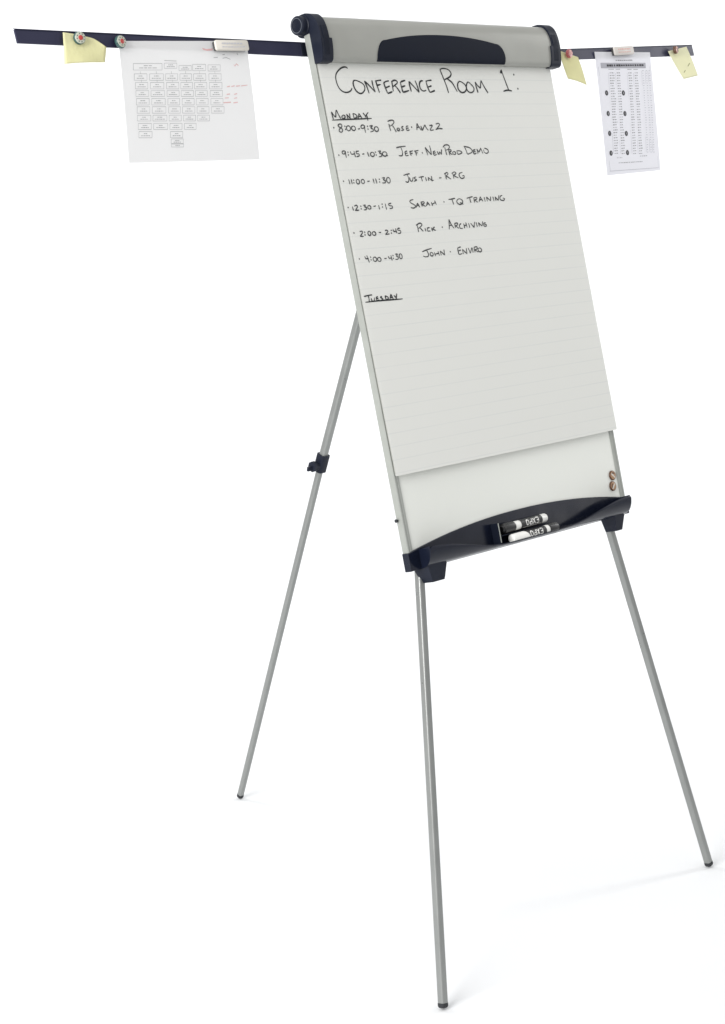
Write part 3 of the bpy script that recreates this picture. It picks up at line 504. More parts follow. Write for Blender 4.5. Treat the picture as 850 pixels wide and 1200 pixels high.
WR = json.loads('{"title":[[[-0.27603,0.93372],[-0.27873,0.93601],[-0.2849,0.9365],[-0.29369,0.93425],[-0.30229,0.92949],[-0.30926,0.92361],[-0.31251,0.91741],[-0.31319,0.91065],[-0.31166,0.90199],[-0.3077,0.89429],[-0.30012,0.88892],[-0.29094,0.88742],[-0.28229,0.88901],[-0.2764,0.89254],[-0.27383,0.89605]],[[-0.26212,0.91113],[-0.2658,0.90973],[-0.26809,0.90523],[-0.26768,0.89842],[-0.26381,0.89105],[-0.25801,0.88679],[-0.25141,0.88545],[-0.24421,0.88841],[-0.23889,0.89372],[-0.2383,0.90019],[-0.24209,0.90486],[-0.24954,0.90831],[-0.25727,0.91059],[-0.26212,0.91113]],[[-0.2289,0.88593],[-0.2314,0.89769],[-0.2357,0.91]],[[-0.2357,0.91],[-0.22368,0.90029],[-0.211,0.88857]],[[-0.211,0.88857],[-0.21396,0.89977],[-0.21449,0.91157]],[[-0.188,0.91202],[-0.19671,0.91134],[-0.20561,0.90988]],[[-0.20409,0.91029],[-0.20235,0.90084],[-0.19939,0.88744]],[[-0.20242,0.90163],[-0.19164,0.90368]],[[-0.16678,0.91102],[-0.17584,0.90935],[-0.1829,0.90652]],[[-0.18222,0.90692],[-0.1803,0.89803],[-0.17631,0.88615]],[[-0.17903,0.89744],[-0.16667,0.9007]],[[-0.17637,0.88596],[-0.16875,0.88758],[-0.16187,0.8896]],[[-0.15818,0.90871],[-0.15859,0.90075],[-0.1591,0.89021]],[[-0.1601,0.9091],[-0.15061,0.91217],[-0.14372,0.91083],[-0.14363,0.90685],[-0.15012,0.90321],[-0.15786,0.89917]],[[-0.15184,0.9022],[-0.145,0.89526],[-0.13911,0.88691]],[[-0.11855,0.91227],[-0.12778,0.91058],[-0.13427,0.90812]],[[-0.13398,0.90812],[-0.13312,0.89833],[-0.13173,0.88834]],[[-0.13296,0.89894],[-0.12107,0.90182]],[[-0.13173,0.88834],[-0.12157,0.89019],[-0.11279,0.89224]],[[-0.10873,0.91055],[-0.10834,0.90111],[-0.10696,0.88986]],[[-0.10873,0.91055],[-0.09684,0.89998],[-0.08421,0.88856]],[[-0.08421,0.88856],[-0.08628,0.90066],[-0.09,0.91213]],[[-0.06682,0.91194],[-0.07292,0.91148],[-0.07791,0.90739],[-0.07956,0.90131],[-0.07811,0.89566],[-0.07372,0.89205],[-0.0679,0.89147],[-0.06206,0.89312]],[[-0.04027,0.9134],[-0.05017,0.91249],[-0.05899,0.91099]],[[-0.05779,0.911],[-0.05634,0.90087],[-0.05214,0.88871]],[[-0.05684,0.89904],[-0.04339,0.90198]],[[-0.05219,0.8885],[-0.0442,0.89017],[-0.03595,0.89265]],[[-0.00905,0.93539],[-0.00321,0.91764],[0.00179,0.9023],[0.00449,0.88753]],[[-0.00967,0.93538],[-0.00082,0.93755],[0.01129,0.9369],[0.01955,0.93331],[0.02281,0.92717],[0.01891,0.92198],[0.01083,0.9184],[-0.00025,0.915]],[[0.00729,0.91672],[0.01939,0.91025],[0.02608,0.90082],[0.03183,0.89013]],[[0.04471,0.91192],[0.03916,0.90877],[0.03619,0.90255],[0.037,0.89532],[0.04182,0.89017],[0.04919,0.88855],[0.05716,0.89128],[0.06175,0.8965],[0.06147,0.90231],[0.05739,0.90685],[0.05057,0.91052],[0.0442,0.91233]],[[0.07116,0.91111],[0.0659,0.90691],[0.0629,0.90066],[0.06338,0.89443],[0.06842,0.88988],[0.07534,0.88867],[0.08244,0.89141],[0.086,0.89623],[0.08422,0.90122],[0.07837,0.90639],[0.07147,0.91112]],[[0.09326,0.91089],[0.09432,0.89983],[0.09665,0.88876]],[[0.09326,0.91089],[0.09914,0.90341],[0.10658,0.89802]],[[0.10658,0.89802],[0.10933,0.90558],[0.11308,0.91442]],[[0.11308,0.91442],[0.11941,0.90146],[0.12854,0.88806]],[[0.18491,0.93802],[0.18884,0.92277],[0.19743,0.89475]],[[0.18512,0.9376],[0.17978,0.93031]],[[0.1853,0.9359],[0.18218,0.92949]],[[0.18572,0.93506],[0.18482,0.92952]],[[0.17952,0.89211],[0.19399,0.89431],[0.20751,0.89289]],[[0.22241,0.92783],[0.22463,0.92743]],[[0.22761,0.89792],[0.22984,0.8975]]],"mon":[[[-0.34217,0.84996],[-0.34124,0.84324],[-0.34002,0.83555]],[[-0.34163,0.84996],[-0.3372,0.84322],[-0.33255,0.83935]],[[-0.33255,0.83935],[-0.32822,0.85377]],[[-0.32768,0.85377],[-0.32444,0.84547],[-0.31995,0.83677]],[[-0.31123,0.84407],[-0.31622,0.84061],[-0.31446,0.83694],[-0.30872,0.83806],[-0.30743,0.84192],[-0.31123,0.84407]],[[-0.30199,0.84596],[-0.30061,0.83666]],[[-0.30199,0.84596],[-0.29344,0.83682]],[[-0.29344,0.83682],[-0.29397,0.84729]],[[-0.28446,0.84687],[-0.28305,0.83656]],[[-0.28446,0.84687],[-0.27653,0.8445],[-0.2749,0.84021],[-0.2825,0.83656]],[[-0.26789,0.84681],[-0.27322,0.83611]],[[-0.26789,0.84681],[-0.26132,0.83702]],[[-0.27158,0.8402],[-0.26296,0.84132]],[[-0.25653,0.84774],[-0.25072,0.84127]],[[-0.24137,0.84906],[-0.25072,0.84127],[-0.24967,0.83891]],[[-0.24685,0.8432],[-0.24663,0.83243]],[[-0.34413,0.83423],[-0.31084,0.83518],[-0.27493,0.83593],[-0.23507,0.83687]]],"l1":[[[-0.34409,0.82002],[-0.34231,0.81962]],[[-0.32083,0.82617],[-0.32669,0.8266],[-0.33064,0.82394],[-0.32821,0.82083],[-0.32286,0.81847],[-0.32062,0.81459],[-0.32484,0.81097],[-0.32989,0.81237],[-0.32942,0.81622],[-0.32364,0.81964],[-0.32056,0.82308],[-0.32192,0.82618]],[[-0.31365,0.82244],[-0.31185,0.82204]],[[-0.31327,0.81664],[-0.31147,0.81624]],[[-0.30535,0.82288],[-0.3024,0.823],[-0.29986,0.82175],[-0.29847,0.81949],[-0.29864,0.81688],[-0.30032,0.81468],[-0.30302,0.81353],[-0.30595,0.81377],[-0.30825,0.81533],[-0.30926,0.81774],[-0.30869,0.82032],[-0.3067,0.8223],[-0.30387,0.82312]],[[-0.29169,0.82222],[-0.28872,0.82232],[-0.28616,0.82121],[-0.28475,0.81921],[-0.28491,0.8169],[-0.28659,0.81496],[-0.28929,0.81396],[-0.29223,0.81417],[-0.29456,0.81555],[-0.2956,0.81768],[-0.29504,0.81995],[-0.29305,0.8217],[-0.29021,0.82242]],[[-0.27837,0.81668],[-0.27264,0.81741]],[[-0.25984,0.82373],[-0.26529,0.82417],[-0.26917,0.82108],[-0.2675,0.81794],[-0.26185,0.81828],[-0.25894,0.82294]],[[-0.25873,0.82372],[-0.25938,0.81708],[-0.25923,0.80927]],[[-0.25168,0.8219],[-0.24983,0.82149]],[[-0.25146,0.81642],[-0.24961,0.81601]],[[-0.2452,0.82204],[-0.23659,0.82275],[-0.24227,0.81829],[-0.23719,0.81628],[-0.23717,0.81216],[-0.24543,0.81068]],[[-0.22871,0.82047],[-0.22567,0.82058],[-0.22304,0.81936],[-0.22161,0.81715],[-0.22178,0.8146],[-0.2235,0.81246],[-0.22628,0.81134],[-0.2293,0.81158],[-0.23168,0.8131],[-0.23274,0.81546],[-0.23216,0.81797],[-0.23011,0.8199],[-0.22719,0.8207]],[[-0.19168,0.83057],[-0.18376,0.83273],[-0.17572,0.83268],[-0.17367,0.82917],[-0.179,0.82476],[-0.18682,0.82134]],[[-0.18921,0.82611],[-0.18884,0.81898],[-0.18746,0.81214]],[[-0.18006,0.82255],[-0.17556,0.81615],[-0.1723,0.80944]],[[-0.16606,0.81735],[-0.16419,0.81741],[-0.16257,0.81671],[-0.16168,0.81544],[-0.16178,0.81398],[-0.16284,0.81275],[-0.16455,0.81211],[-0.1664,0.81225],[-0.16787,0.81312],[-0.16852,0.81447],[-0.16817,0.81592],[-0.16692,0.81702],[-0.16512,0.81748]],[[-0.14907,0.82069],[-0.15419,0.81898],[-0.15306,0.81625],[-0.15004,0.81367],[-0.15747,0.81199]],[[-0.13444,0.8212],[-0.14086,0.81998],[-0.14051,0.81261],[-0.13278,0.81349]],[[-0.14041,0.81645],[-0.13454,0.81736]],[[-0.12587,0.81904],[-0.12431,0.81871]],[[-0.10809,0.82629],[-0.11133,0.81263]],[[-0.10809,0.82629],[-0.10344,0.819],[-0.09817,0.81217]],[[-0.10985,0.81809],[-0.10163,0.81866]],[[-0.09761,0.82121],[-0.09593,0.81166]],[[-0.09593,0.81166],[-0.08558,0.82337]],[[-0.0851,0.82336],[-0.08249,0.81719],[-0.07769,0.81196]],[[-0.07225,0.82131],[-0.06295,0.82188],[-0.07225,0.81255],[-0.06111,0.81276]],[[-0.05212,0.8244],[-0.04441,0.82597],[-0.04125,0.82333],[-0.04837,0.81687],[-0.05524,0.81303]],[[-0.05524,0.81303],[-0.04446,0.8152],[-0.03436,0.81478]]],"l2":[[[-0.3444,0.76756],[-0.34262,0.76714]],[[-0.32511,0.77489],[-0.33171,0.77463],[-0.33336,0.77042],[-0.32826,0.76916],[-0.32433,0.77372]],[[-0.32403,0.77487],[-0.32467,0.76832],[-0.32423,0.76175]],[[-0.31835,0.77264],[-0.31655,0.77222]],[[-0.31869,0.76724],[-0.31689,0.76681]],[[-0.31065,0.77385],[-0.3088,0.76839],[-0.3004,0.769]],[[-0.30061,0.77444],[-0.29941,0.76239]],[[-0.28689,0.77419],[-0.29534,0.77357]],[[-0.29534,0.77357],[-0.29482,0.76928],[-0.28871,0.76839],[-0.28882,0.76489],[-0.29647,0.7631]],[[-0.27973,0.76782],[-0.27349,0.76828]],[[-0.26419,0.77181],[-0.26169,0.76238]],[[-0.25303,0.77079],[-0.25017,0.77086],[-0.2477,0.76977],[-0.24634,0.76783],[-0.24649,0.76561],[-0.24811,0.76376],[-0.25072,0.76282],[-0.25356,0.76305],[-0.25581,0.7644],[-0.25681,0.76647],[-0.25627,0.76865],[-0.25435,0.77032],[-0.2516,0.77098]],[[-0.24277,0.77121],[-0.24091,0.77079]],[[-0.242,0.7657],[-0.24014,0.76527]],[[-0.23483,0.77244],[-0.22674,0.77308],[-0.23128,0.76883],[-0.2255,0.76714],[-0.22722,0.76284],[-0.23485,0.76182]],[[-0.21882,0.77112],[-0.21546,0.77119],[-0.21255,0.77003],[-0.21094,0.76798],[-0.21111,0.76564],[-0.213,0.76369],[-0.21606,0.7627],[-0.21939,0.76295],[-0.22204,0.76438],[-0.22322,0.76656],[-0.2226,0.76886],[-0.22036,0.77062],[-0.21714,0.77131]],[[-0.21302,0.76492],[-0.20901,0.76287]],[[-0.18114,0.77839],[-0.16788,0.7804],[-0.15327,0.78111]],[[-0.16788,0.7804],[-0.16562,0.77334],[-0.16572,0.76697],[-0.16854,0.76256],[-0.17767,0.76306]],[[-0.15121,0.77148],[-0.15774,0.77064]],[[-0.15774,0.77064],[-0.15735,0.76265],[-0.14928,0.76313]],[[-0.15762,0.76681],[-0.15132,0.76764]],[[-0.14371,0.7707],[-0.14179,0.76137]],[[-0.14496,0.7704],[-0.13425,0.77181]],[[-0.14282,0.7662],[-0.13602,0.76703]],[[-0.12863,0.77171],[-0.126,0.76233]],[[-0.13077,0.77078],[-0.11803,0.77248]],[[-0.1283,0.76688],[-0.12169,0.76772]],[[-0.10877,0.76731],[-0.10721,0.76696]],[[-0.09673,0.77823],[-0.09481,0.77044],[-0.09283,0.76199]],[[-0.09673,0.77823],[-0.08956,0.76953],[-0.08188,0.76258]],[[-0.08188,0.76258],[-0.08151,0.77181],[-0.08267,0.78156]],[[-0.06845,0.77027],[-0.07513,0.76877]],[[-0.07513,0.76877],[-0.07412,0.76193],[-0.06561,0.76307]],[[-0.07449,0.76584],[-0.06799,0.76669]],[[-0.06325,0.76985],[-0.06001,0.7623]],[[-0.06001,0.7623],[-0.0559,0.76841]],[[-0.0559,0.76841],[-0.05163,0.76279]],[[-0.05163,0.76279],[-0.04924,0.77318]],[[-0.0435,0.77692],[-0.03694,0.78122],[-0.0282,0.7819],[-0.02325,0.77854],[-0.02762,0.77337],[-0.03604,0.77123]],[[-0.03807,0.77715],[-0.03716,0.76896],[-0.03588,0.76125]],[[-0.02821,0.77125],[-0.02636,0.76024]],[[-0.02874,0.7711],[-0.02163,0.77195],[-0.02098,0.76899],[-0.02761,0.76633]],[[-0.02712,0.76632],[-0.01857,0.76172]],[[-0.01363,0.76771],[-0.01112,0.76775],[-0.00893,0.76696],[-0.00772,0.76556],[-0.00784,0.76396],[-0.00925,0.76264],[-0.01153,0.76196],[-0.01403,0.76214],[-0.01602,0.76312],[-0.01691,0.76461],[-0.01646,0.76617],[-0.01478,0.76737],[-0.01238,0.76784]],[[-0.00329,0.76965],[-0.00133,0.76154]],[[-0.00329,0.76965],[0.00853,0.76844],[0.01099,0.76476],[-0.00084,0.76153]],[[0.02219,0.77811],[0.0255,0.77028],[0.02809,0.76162]],[[0.0207,0.77814],[0.03691,0.77521],[0.04399,0.76994],[0.0416,0.76501],[0.02804,0.76146]],[[0.05487,0.77091],[0.04636,0.7694]],[[0.04636,0.7694],[0.04834,0.76205],[0.05625,0.76323]],[[0.04694,0.76607],[0.05476,0.76692]],[[0.05993,0.77182],[0.06092,0.7618]],[[0.05993,0.77182],[0.06488,0.76506]],[[0.06488,0.76506],[0.07247,0.77394]],[[0.07247,0.77394],[0.0768,0.76216]],[[0.08067,0.77045],[0.08171,0.76508],[0.08758,0.76229],[0.09436,0.7645],[0.09461,0.76903],[0.0898,0.77196],[0.08396,0.77307]]],"l3":[[[-0.34491,0.71741],[-0.34349,0.71706]],[[-0.32935,0.72033],[-0.32855,0.71104]],[[-0.32268,0.72075],[-0.32204,0.71083]],[[-0.31713,0.71858],[-0.31569,0.71822]],[[-0.31761,0.71348],[-0.31617,0.71313]],[[-0.30667,0.71957],[-0.3043,0.71964],[-0.30228,0.71843],[-0.30119,0.71631],[-0.30135,0.71388],[-0.30271,0.71186],[-0.30488,0.71084],[-0.30722,0.71111],[-0.30905,0.71259],[-0.30984,0.71485],[-0.30937,0.71724],[-0.30776,0.71906],[-0.30549,0.71977]],[[-0.29302,0.71904],[-0.29065,0.71909],[-0.28861,0.718],[-0.2875,0.71608],[-0.28765,0.7139],[-0.28901,0.71209],[-0.29118,0.71118],[-0.29353,0.71143],[-0.29538,0.71277],[-0.29619,0.7148],[-0.29573,0.71695],[-0.29412,0.71858],[-0.29184,0.71921]],[[-0.27943,0.71495],[-0.27303,0.71554]],[[-0.26254,0.7196],[-0.26122,0.71032]],[[-0.25569,0.72003],[-0.25386,0.71009]],[[-0.24601,0.71833],[-0.24453,0.71797]],[[-0.24632,0.713],[-0.24483,0.71264]],[[-0.23761,0.72013],[-0.22971,0.72084],[-0.23396,0.71687],[-0.22906,0.71483],[-0.23052,0.71109],[-0.23883,0.71056]],[[-0.22155,0.72079],[-0.21886,0.72087],[-0.21657,0.7194],[-0.21533,0.7168],[-0.21553,0.71382],[-0.21709,0.71133],[-0.21956,0.71007],[-0.22223,0.71039],[-0.2243,0.7122],[-0.2252,0.71498],[-0.22464,0.71791],[-0.2228,0.72015],[-0.22021,0.72103]],[[-0.1753,0.72359],[-0.16597,0.7254],[-0.15632,0.72658]],[[-0.1637,0.72518],[-0.16128,0.71696],[-0.16334,0.71111],[-0.16831,0.70999],[-0.17249,0.71171]],[[-0.15831,0.71928],[-0.15697,0.7122],[-0.15177,0.71236],[-0.14846,0.71931]],[[-0.13896,0.71968],[-0.14589,0.71844],[-0.14336,0.71564],[-0.13922,0.71359],[-0.14793,0.71096]],[[-0.13182,0.71819],[-0.11625,0.71967]],[[-0.12452,0.71894],[-0.12304,0.71053]],[[-0.11189,0.71826],[-0.11074,0.71031]],[[-0.1044,0.71772],[-0.10393,0.71075]],[[-0.1044,0.71772],[-0.0944,0.71063]],[[-0.0944,0.71063],[-0.09412,0.72034]],[[-0.0944,0.71063],[-0.08993,0.71114]],[[-0.07182,0.71564],[-0.06496,0.71593]],[[-0.05141,0.72272],[-0.05099,0.71193]],[[-0.05475,0.72297],[-0.04543,0.72582],[-0.04308,0.72282],[-0.04998,0.71909]],[[-0.04998,0.71909],[-0.0363,0.71198]],[[-0.02822,0.72339],[-0.0277,0.71288]],[[-0.03163,0.72348],[-0.02291,0.72653],[-0.01835,0.72345],[-0.02686,0.71942]],[[-0.02686,0.71942],[-0.01354,0.71411]],[[0.00137,0.72489],[-0.00813,0.72284],[-0.00964,0.71745],[-0.00448,0.71285],[0.00378,0.71393],[0.00448,0.7182],[-0.00113,0.7177]]],"l4":[[[-0.3457,0.66704],[-0.34427,0.66667]],[[-0.33339,0.66824],[-0.33201,0.6603]],[[-0.32803,0.66864],[-0.3219,0.67025],[-0.31971,0.66691],[-0.32763,0.66027]],[[-0.32763,0.66027],[-0.31653,0.66073]],[[-0.31081,0.6681],[-0.30936,0.66773]],[[-0.31103,0.66314],[-0.30959,0.66277]],[[-0.30366,0.66921],[-0.29736,0.66959],[-0.30046,0.66629],[-0.29531,0.66483],[-0.29744,0.66102],[-0.30378,0.66051]],[[-0.28878,0.66812],[-0.2864,0.66813],[-0.28435,0.66718],[-0.28322,0.66554],[-0.28335,0.66369],[-0.2847,0.66217],[-0.28687,0.66143],[-0.28923,0.66167],[-0.29109,0.66284],[-0.29192,0.66458],[-0.29147,0.66639],[-0.28987,0.66775],[-0.28759,0.66825]],[[-0.27555,0.66621],[-0.26909,0.66689]],[[-0.26067,0.66812],[-0.25985,0.65946]],[[-0.2512,0.66979],[-0.24972,0.66942]],[[-0.25155,0.6643],[-0.25007,0.66393]],[[-0.24158,0.6702],[-0.24062,0.65866]],[[-0.22425,0.67031],[-0.23271,0.66938]],[[-0.23271,0.66938],[-0.23135,0.66601],[-0.22348,0.66475],[-0.22359,0.66096],[-0.23187,0.65988]],[[-0.1597,0.67485],[-0.16589,0.67444],[-0.17074,0.67207],[-0.16837,0.66878],[-0.16045,0.66527],[-0.1563,0.66158],[-0.16236,0.65831],[-0.17135,0.65963]],[[-0.14935,0.66804],[-0.1556,0.65899]],[[-0.14935,0.66804],[-0.14481,0.65887]],[[-0.1532,0.66258],[-0.14624,0.6631]],[[-0.13912,0.66925],[-0.13745,0.65986]],[[-0.13916,0.66909],[-0.13051,0.66956],[-0.13045,0.66634],[-0.138,0.66471]],[[-0.138,0.66471],[-0.12738,0.66026]],[[-0.1197,0.66914],[-0.12537,0.66066]],[[-0.1197,0.66914],[-0.11423,0.66134]],[[-0.12299,0.66411],[-0.11613,0.66481]],[[-0.10854,0.66807],[-0.10688,0.66024]],[[-0.09826,0.67059],[-0.09482,0.66219]],[[-0.10813,0.66352],[-0.09591,0.66693]],[[-0.07143,0.66728],[-0.06983,0.6669]],[[-0.05596,0.67126],[-0.03511,0.6731]],[[-0.04568,0.67219],[-0.04298,0.66078]],[[-0.02002,0.67195],[-0.02781,0.67059],[-0.03197,0.66632],[-0.02889,0.66144],[-0.02135,0.66015],[-0.01504,0.6632],[-0.01465,0.66812],[-0.0202,0.67129]],[[-0.0227,0.66415],[-0.0135,0.65984]],[[-0.00026,0.67154],[0.01908,0.67447]],[[0.00914,0.67301],[0.01051,0.66187]],[[0.02182,0.67171],[0.02192,0.66226]],[[0.02182,0.67171],[0.03112,0.67253],[0.03059,0.6689],[0.0231,0.66735]],[[0.0231,0.66735],[0.03233,0.66252]],[[0.04305,0.67359],[0.03592,0.66271]],[[0.04305,0.67359],[0.04913,0.6637]],[[0.03808,0.66679],[0.04639,0.66747]],[[0.05484,0.67216],[0.05599,0.66277]],[[0.0625,0.67221],[0.06254,0.66336]],[[0.0625,0.67221],[0.07336,0.66361]],[[0.07336,0.66361],[0.0754,0.67258]],[[0.08247,0.67215],[0.08344,0.66289]],[[0.08931,0.67174],[0.09021,0.66314]],[[0.08931,0.67174],[0.09782,0.66352]],[[0.09782,0.66352],[0.10306,0.6746]],[[0.11346,0.67372],[0.1061,0.67163],[0.1048,0.66528],[0.11401,0.6629],[0.11919,0.66642],[0.11338,0.66799]]],"l5":[[[-0.34284,0.61792],[-0.34141,0.61754]],[[-0.32618,0.61956],[-0.31985,0.62017],[-0.31885,0.61733],[-0.3273,0.61047]],[[-0.3273,0.61047],[-0.3177,0.61012]],[[-0.31364,0.61784],[-0.31219,0.61745]],[[-0.31408,0.61289],[-0.31264,0.6125]],[[-0.30176,0.61888],[-0.29962,0.6189],[-0.2978,0.61774],[-0.29683,0.61574],[-0.29698,0.61347],[-0.29821,0.61161],[-0.30017,0.61069],[-0.30228,0.61098],[-0.30393,0.6124],[-0.30464,0.61453],[-0.3042,0.61675],[-0.30275,0.61842],[-0.30069,0.61905]],[[-0.28942,0.61736],[-0.2868,0.61733],[-0.28454,0.61631],[-0.2833,0.61457],[-0.28343,0.61264],[-0.28491,0.61107],[-0.2873,0.61032],[-0.2899,0.61061],[-0.29195,0.61186],[-0.29287,0.61369],[-0.29237,0.61558],[-0.29062,0.61698],[-0.28811,0.61748]],[[-0.2745,0.61508],[-0.2682,0.61507]],[[-0.2565,0.61825],[-0.25012,0.61841],[-0.24905,0.61568],[-0.25723,0.61059]],[[-0.25723,0.61059],[-0.24553,0.61109]],[[-0.23958,0.61788],[-0.23809,0.61749]],[[-0.24035,0.61256],[-0.23886,0.61217]],[[-0.23332,0.61994],[-0.23234,0.61515],[-0.2254,0.61543]],[[-0.22576,0.62083],[-0.22425,0.61126]],[[-0.21381,0.62088],[-0.22042,0.62025]],[[-0.22042,0.62025],[-0.21923,0.61703],[-0.21295,0.6156],[-0.21365,0.61136],[-0.22116,0.61079]],[[-0.16227,0.6247],[-0.16179,0.61046]],[[-0.16538,0.62405],[-0.15345,0.62789],[-0.14816,0.62463],[-0.15344,0.62047],[-0.16133,0.61745]],[[-0.15596,0.61879],[-0.14775,0.61116]],[[-0.14162,0.61729],[-0.1404,0.61099]],[[-0.12752,0.61781],[-0.13442,0.61653],[-0.13467,0.61131],[-0.12705,0.61093]],[[-0.12223,0.61755],[-0.12074,0.61001]],[[-0.11246,0.61829],[-0.12181,0.61369]],[[-0.12012,0.61442],[-0.11086,0.61113]],[[-0.09086,0.61704],[-0.08889,0.61653]],[[-0.066,0.63113],[-0.07031,0.61135]],[[-0.066,0.63113],[-0.06197,0.62156],[-0.05529,0.61265]],[[-0.06829,0.61859],[-0.05952,0.6194]],[[-0.05053,0.62306],[-0.05088,0.61305]],[[-0.05125,0.62269],[-0.04204,0.62266],[-0.04379,0.61865],[-0.05019,0.61772]],[[-0.04958,0.6177],[-0.0413,0.61217]],[[-0.03101,0.62132],[-0.0371,0.61833],[-0.03698,0.61217],[-0.02917,0.61137]],[[-0.02399,0.62099],[-0.02301,0.61128]],[[-0.01668,0.62271],[-0.01525,0.61234]],[[-0.02383,0.61605],[-0.01468,0.61767]],[[-0.00843,0.62108],[-0.00738,0.61154]],[[-0.00227,0.6208],[0.00632,0.61129]],[[0.00632,0.61129],[0.01079,0.62267]],[[0.01502,0.62206],[0.0167,0.61244]],[[0.02224,0.62089],[0.02309,0.61276]],[[0.02224,0.62089],[0.03143,0.61318]],[[0.03143,0.61318],[0.03605,0.62274]],[[0.04514,0.61899],[0.03864,0.61846],[0.03775,0.61309],[0.04378,0.61196],[0.04597,0.61519],[0.0397,0.61549]]],"l6":[[[-0.34159,0.56792],[-0.34016,0.56752]],[[-0.3253,0.57205],[-0.32314,0.56695],[-0.31549,0.56741]],[[-0.31924,0.57324],[-0.31568,0.55934]],[[-0.31029,0.56943],[-0.30884,0.56903]],[[-0.31039,0.56414],[-0.30894,0.56374]],[[-0.30027,0.5686],[-0.29766,0.56857],[-0.29542,0.56736],[-0.2942,0.56533],[-0.29436,0.56306],[-0.29585,0.56123],[-0.29823,0.56035],[-0.30082,0.5607],[-0.30285,0.56216],[-0.30374,0.5643],[-0.30323,0.56652],[-0.30147,0.56816],[-0.29896,0.56874]],[[-0.28849,0.56728],[-0.28587,0.56724],[-0.28361,0.56611],[-0.28238,0.56421],[-0.28253,0.56211],[-0.28402,0.56041],[-0.28641,0.55961],[-0.28901,0.55994],[-0.29106,0.56131],[-0.29197,0.56331],[-0.29146,0.56536],[-0.2897,0.56687],[-0.28718,0.5674]],[[-0.27277,0.56418],[-0.26616,0.56441]],[[-0.26039,0.56815],[-0.25885,0.56381],[-0.25289,0.56486]],[[-0.25305,0.56928],[-0.25213,0.5593]],[[-0.24794,0.56882],[-0.24646,0.56841]],[[-0.24804,0.56346],[-0.24655,0.56306]],[[-0.24035,0.57073],[-0.23437,0.57085],[-0.23755,0.56678],[-0.23306,0.56477],[-0.23574,0.56082],[-0.24262,0.56077]],[[-0.22714,0.57064],[-0.22494,0.57066],[-0.22307,0.5693],[-0.22208,0.56696],[-0.22226,0.56432],[-0.22355,0.56215],[-0.22557,0.56108],[-0.22775,0.56142],[-0.22944,0.56308],[-0.23015,0.56557],[-0.22968,0.56815],[-0.22817,0.5701],[-0.22604,0.57083]],[[-0.16239,0.57102],[-0.1492,0.57387],[-0.13248,0.57634]],[[-0.14867,0.57364],[-0.14509,0.56519],[-0.14805,0.56094],[-0.15583,0.5606],[-0.16173,0.56276]],[[-0.13725,0.56815],[-0.13488,0.56812],[-0.13284,0.56708],[-0.13173,0.56533],[-0.13186,0.56338],[-0.13321,0.5618],[-0.13538,0.56105],[-0.13774,0.56135],[-0.13959,0.56261],[-0.14041,0.56446],[-0.13995,0.56637],[-0.13835,0.56777],[-0.13607,0.56827]],[[-0.12759,0.56819],[-0.12563,0.5602]],[[-0.11614,0.56954],[-0.1141,0.56072]],[[-0.12664,0.56409],[-0.11459,0.5654]],[[-0.10923,0.56954],[-0.10866,0.5608]],[[-0.10923,0.56954],[-0.09817,0.56058]],[[-0.09817,0.56058],[-0.09771,0.57192]],[[-0.0807,0.56667],[-0.07871,0.56614]],[[-0.0458,0.57427],[-0.05581,0.57258]],[[-0.05581,0.57258],[-0.05504,0.56005],[-0.04495,0.56089]],[[-0.05528,0.56682],[-0.04726,0.568]],[[-0.04164,0.56932],[-0.0414,0.55925]],[[-0.04164,0.56932],[-0.03026,0.5592]],[[-0.03026,0.5592],[-0.0295,0.57068]],[[-0.02327,0.57074],[-0.02013,0.55984]],[[-0.02013,0.55984],[-0.01262,0.57096]],[[-0.01139,0.57089],[-0.01114,0.56076]],[[-0.00562,0.57139],[-0.00517,0.56082]],[[-0.00629,0.57122],[0.00325,0.57171],[0.00266,0.5674],[-0.0046,0.56616]],[[-0.0046,0.56616],[0.00482,0.56065]],[[0.00926,0.56887],[0.01211,0.56884],[0.01456,0.56764],[0.0159,0.56564],[0.01574,0.56341],[0.01413,0.5616],[0.01153,0.56075],[0.0087,0.56109],[0.00648,0.56254],[0.00549,0.56465],[0.00604,0.56683],[0.00795,0.56844],[0.01068,0.56901]]],"tue":[[[-0.34752,0.49577],[-0.33648,0.49691],[-0.32544,0.49724]],[[-0.33599,0.49687],[-0.33558,0.49044],[-0.33606,0.48501]],[[-0.32939,0.49125],[-0.32822,0.48579],[-0.32274,0.48514],[-0.31996,0.49169]],[[-0.30964,0.49277],[-0.31564,0.49159]],[[-0.31564,0.49159],[-0.31458,0.48567],[-0.30748,0.48594]],[[-0.31535,0.489],[-0.30983,0.48963]],[[-0.299,0.49243],[-0.30345,0.4909],[-0.29957,0.48849],[-0.29772,0.486],[-0.30298,0.48524]],[[-0.29027,0.49294],[-0.28956,0.48502]],[[-0.29027,0.49294],[-0.28318,0.48982],[-0.28271,0.48661],[-0.2896,0.4849]],[[-0.27336,0.49473],[-0.27864,0.48476]],[[-0.27336,0.49473],[-0.26902,0.48449]],[[-0.27686,0.48816],[-0.27068,0.48839]],[[-0.26599,0.49181],[-0.26173,0.48747]],[[-0.25668,0.49466],[-0.25967,0.48874],[-0.26153,0.48321]],[[-0.34676,0.48457],[-0.31653,0.48465],[-0.29147,0.48423],[-0.26621,0.48357],[-0.24302,0.4832]]]}')
PP = lambda x, y, h: B(x, y, nv(y) + h)
GRP = [(0,), (1,), (2, 3, 4), (5, 6, 7), (8, 9, 10, 11), (12, 13, 14), (15, 16, 17, 18), (19, 20, 21), (22,), (23, 24, 25, 26), (27, 28, 29), (30,), (31,), (32, 33, 34, 35), (36, 37, 38, 39, 40), (41, 42)]
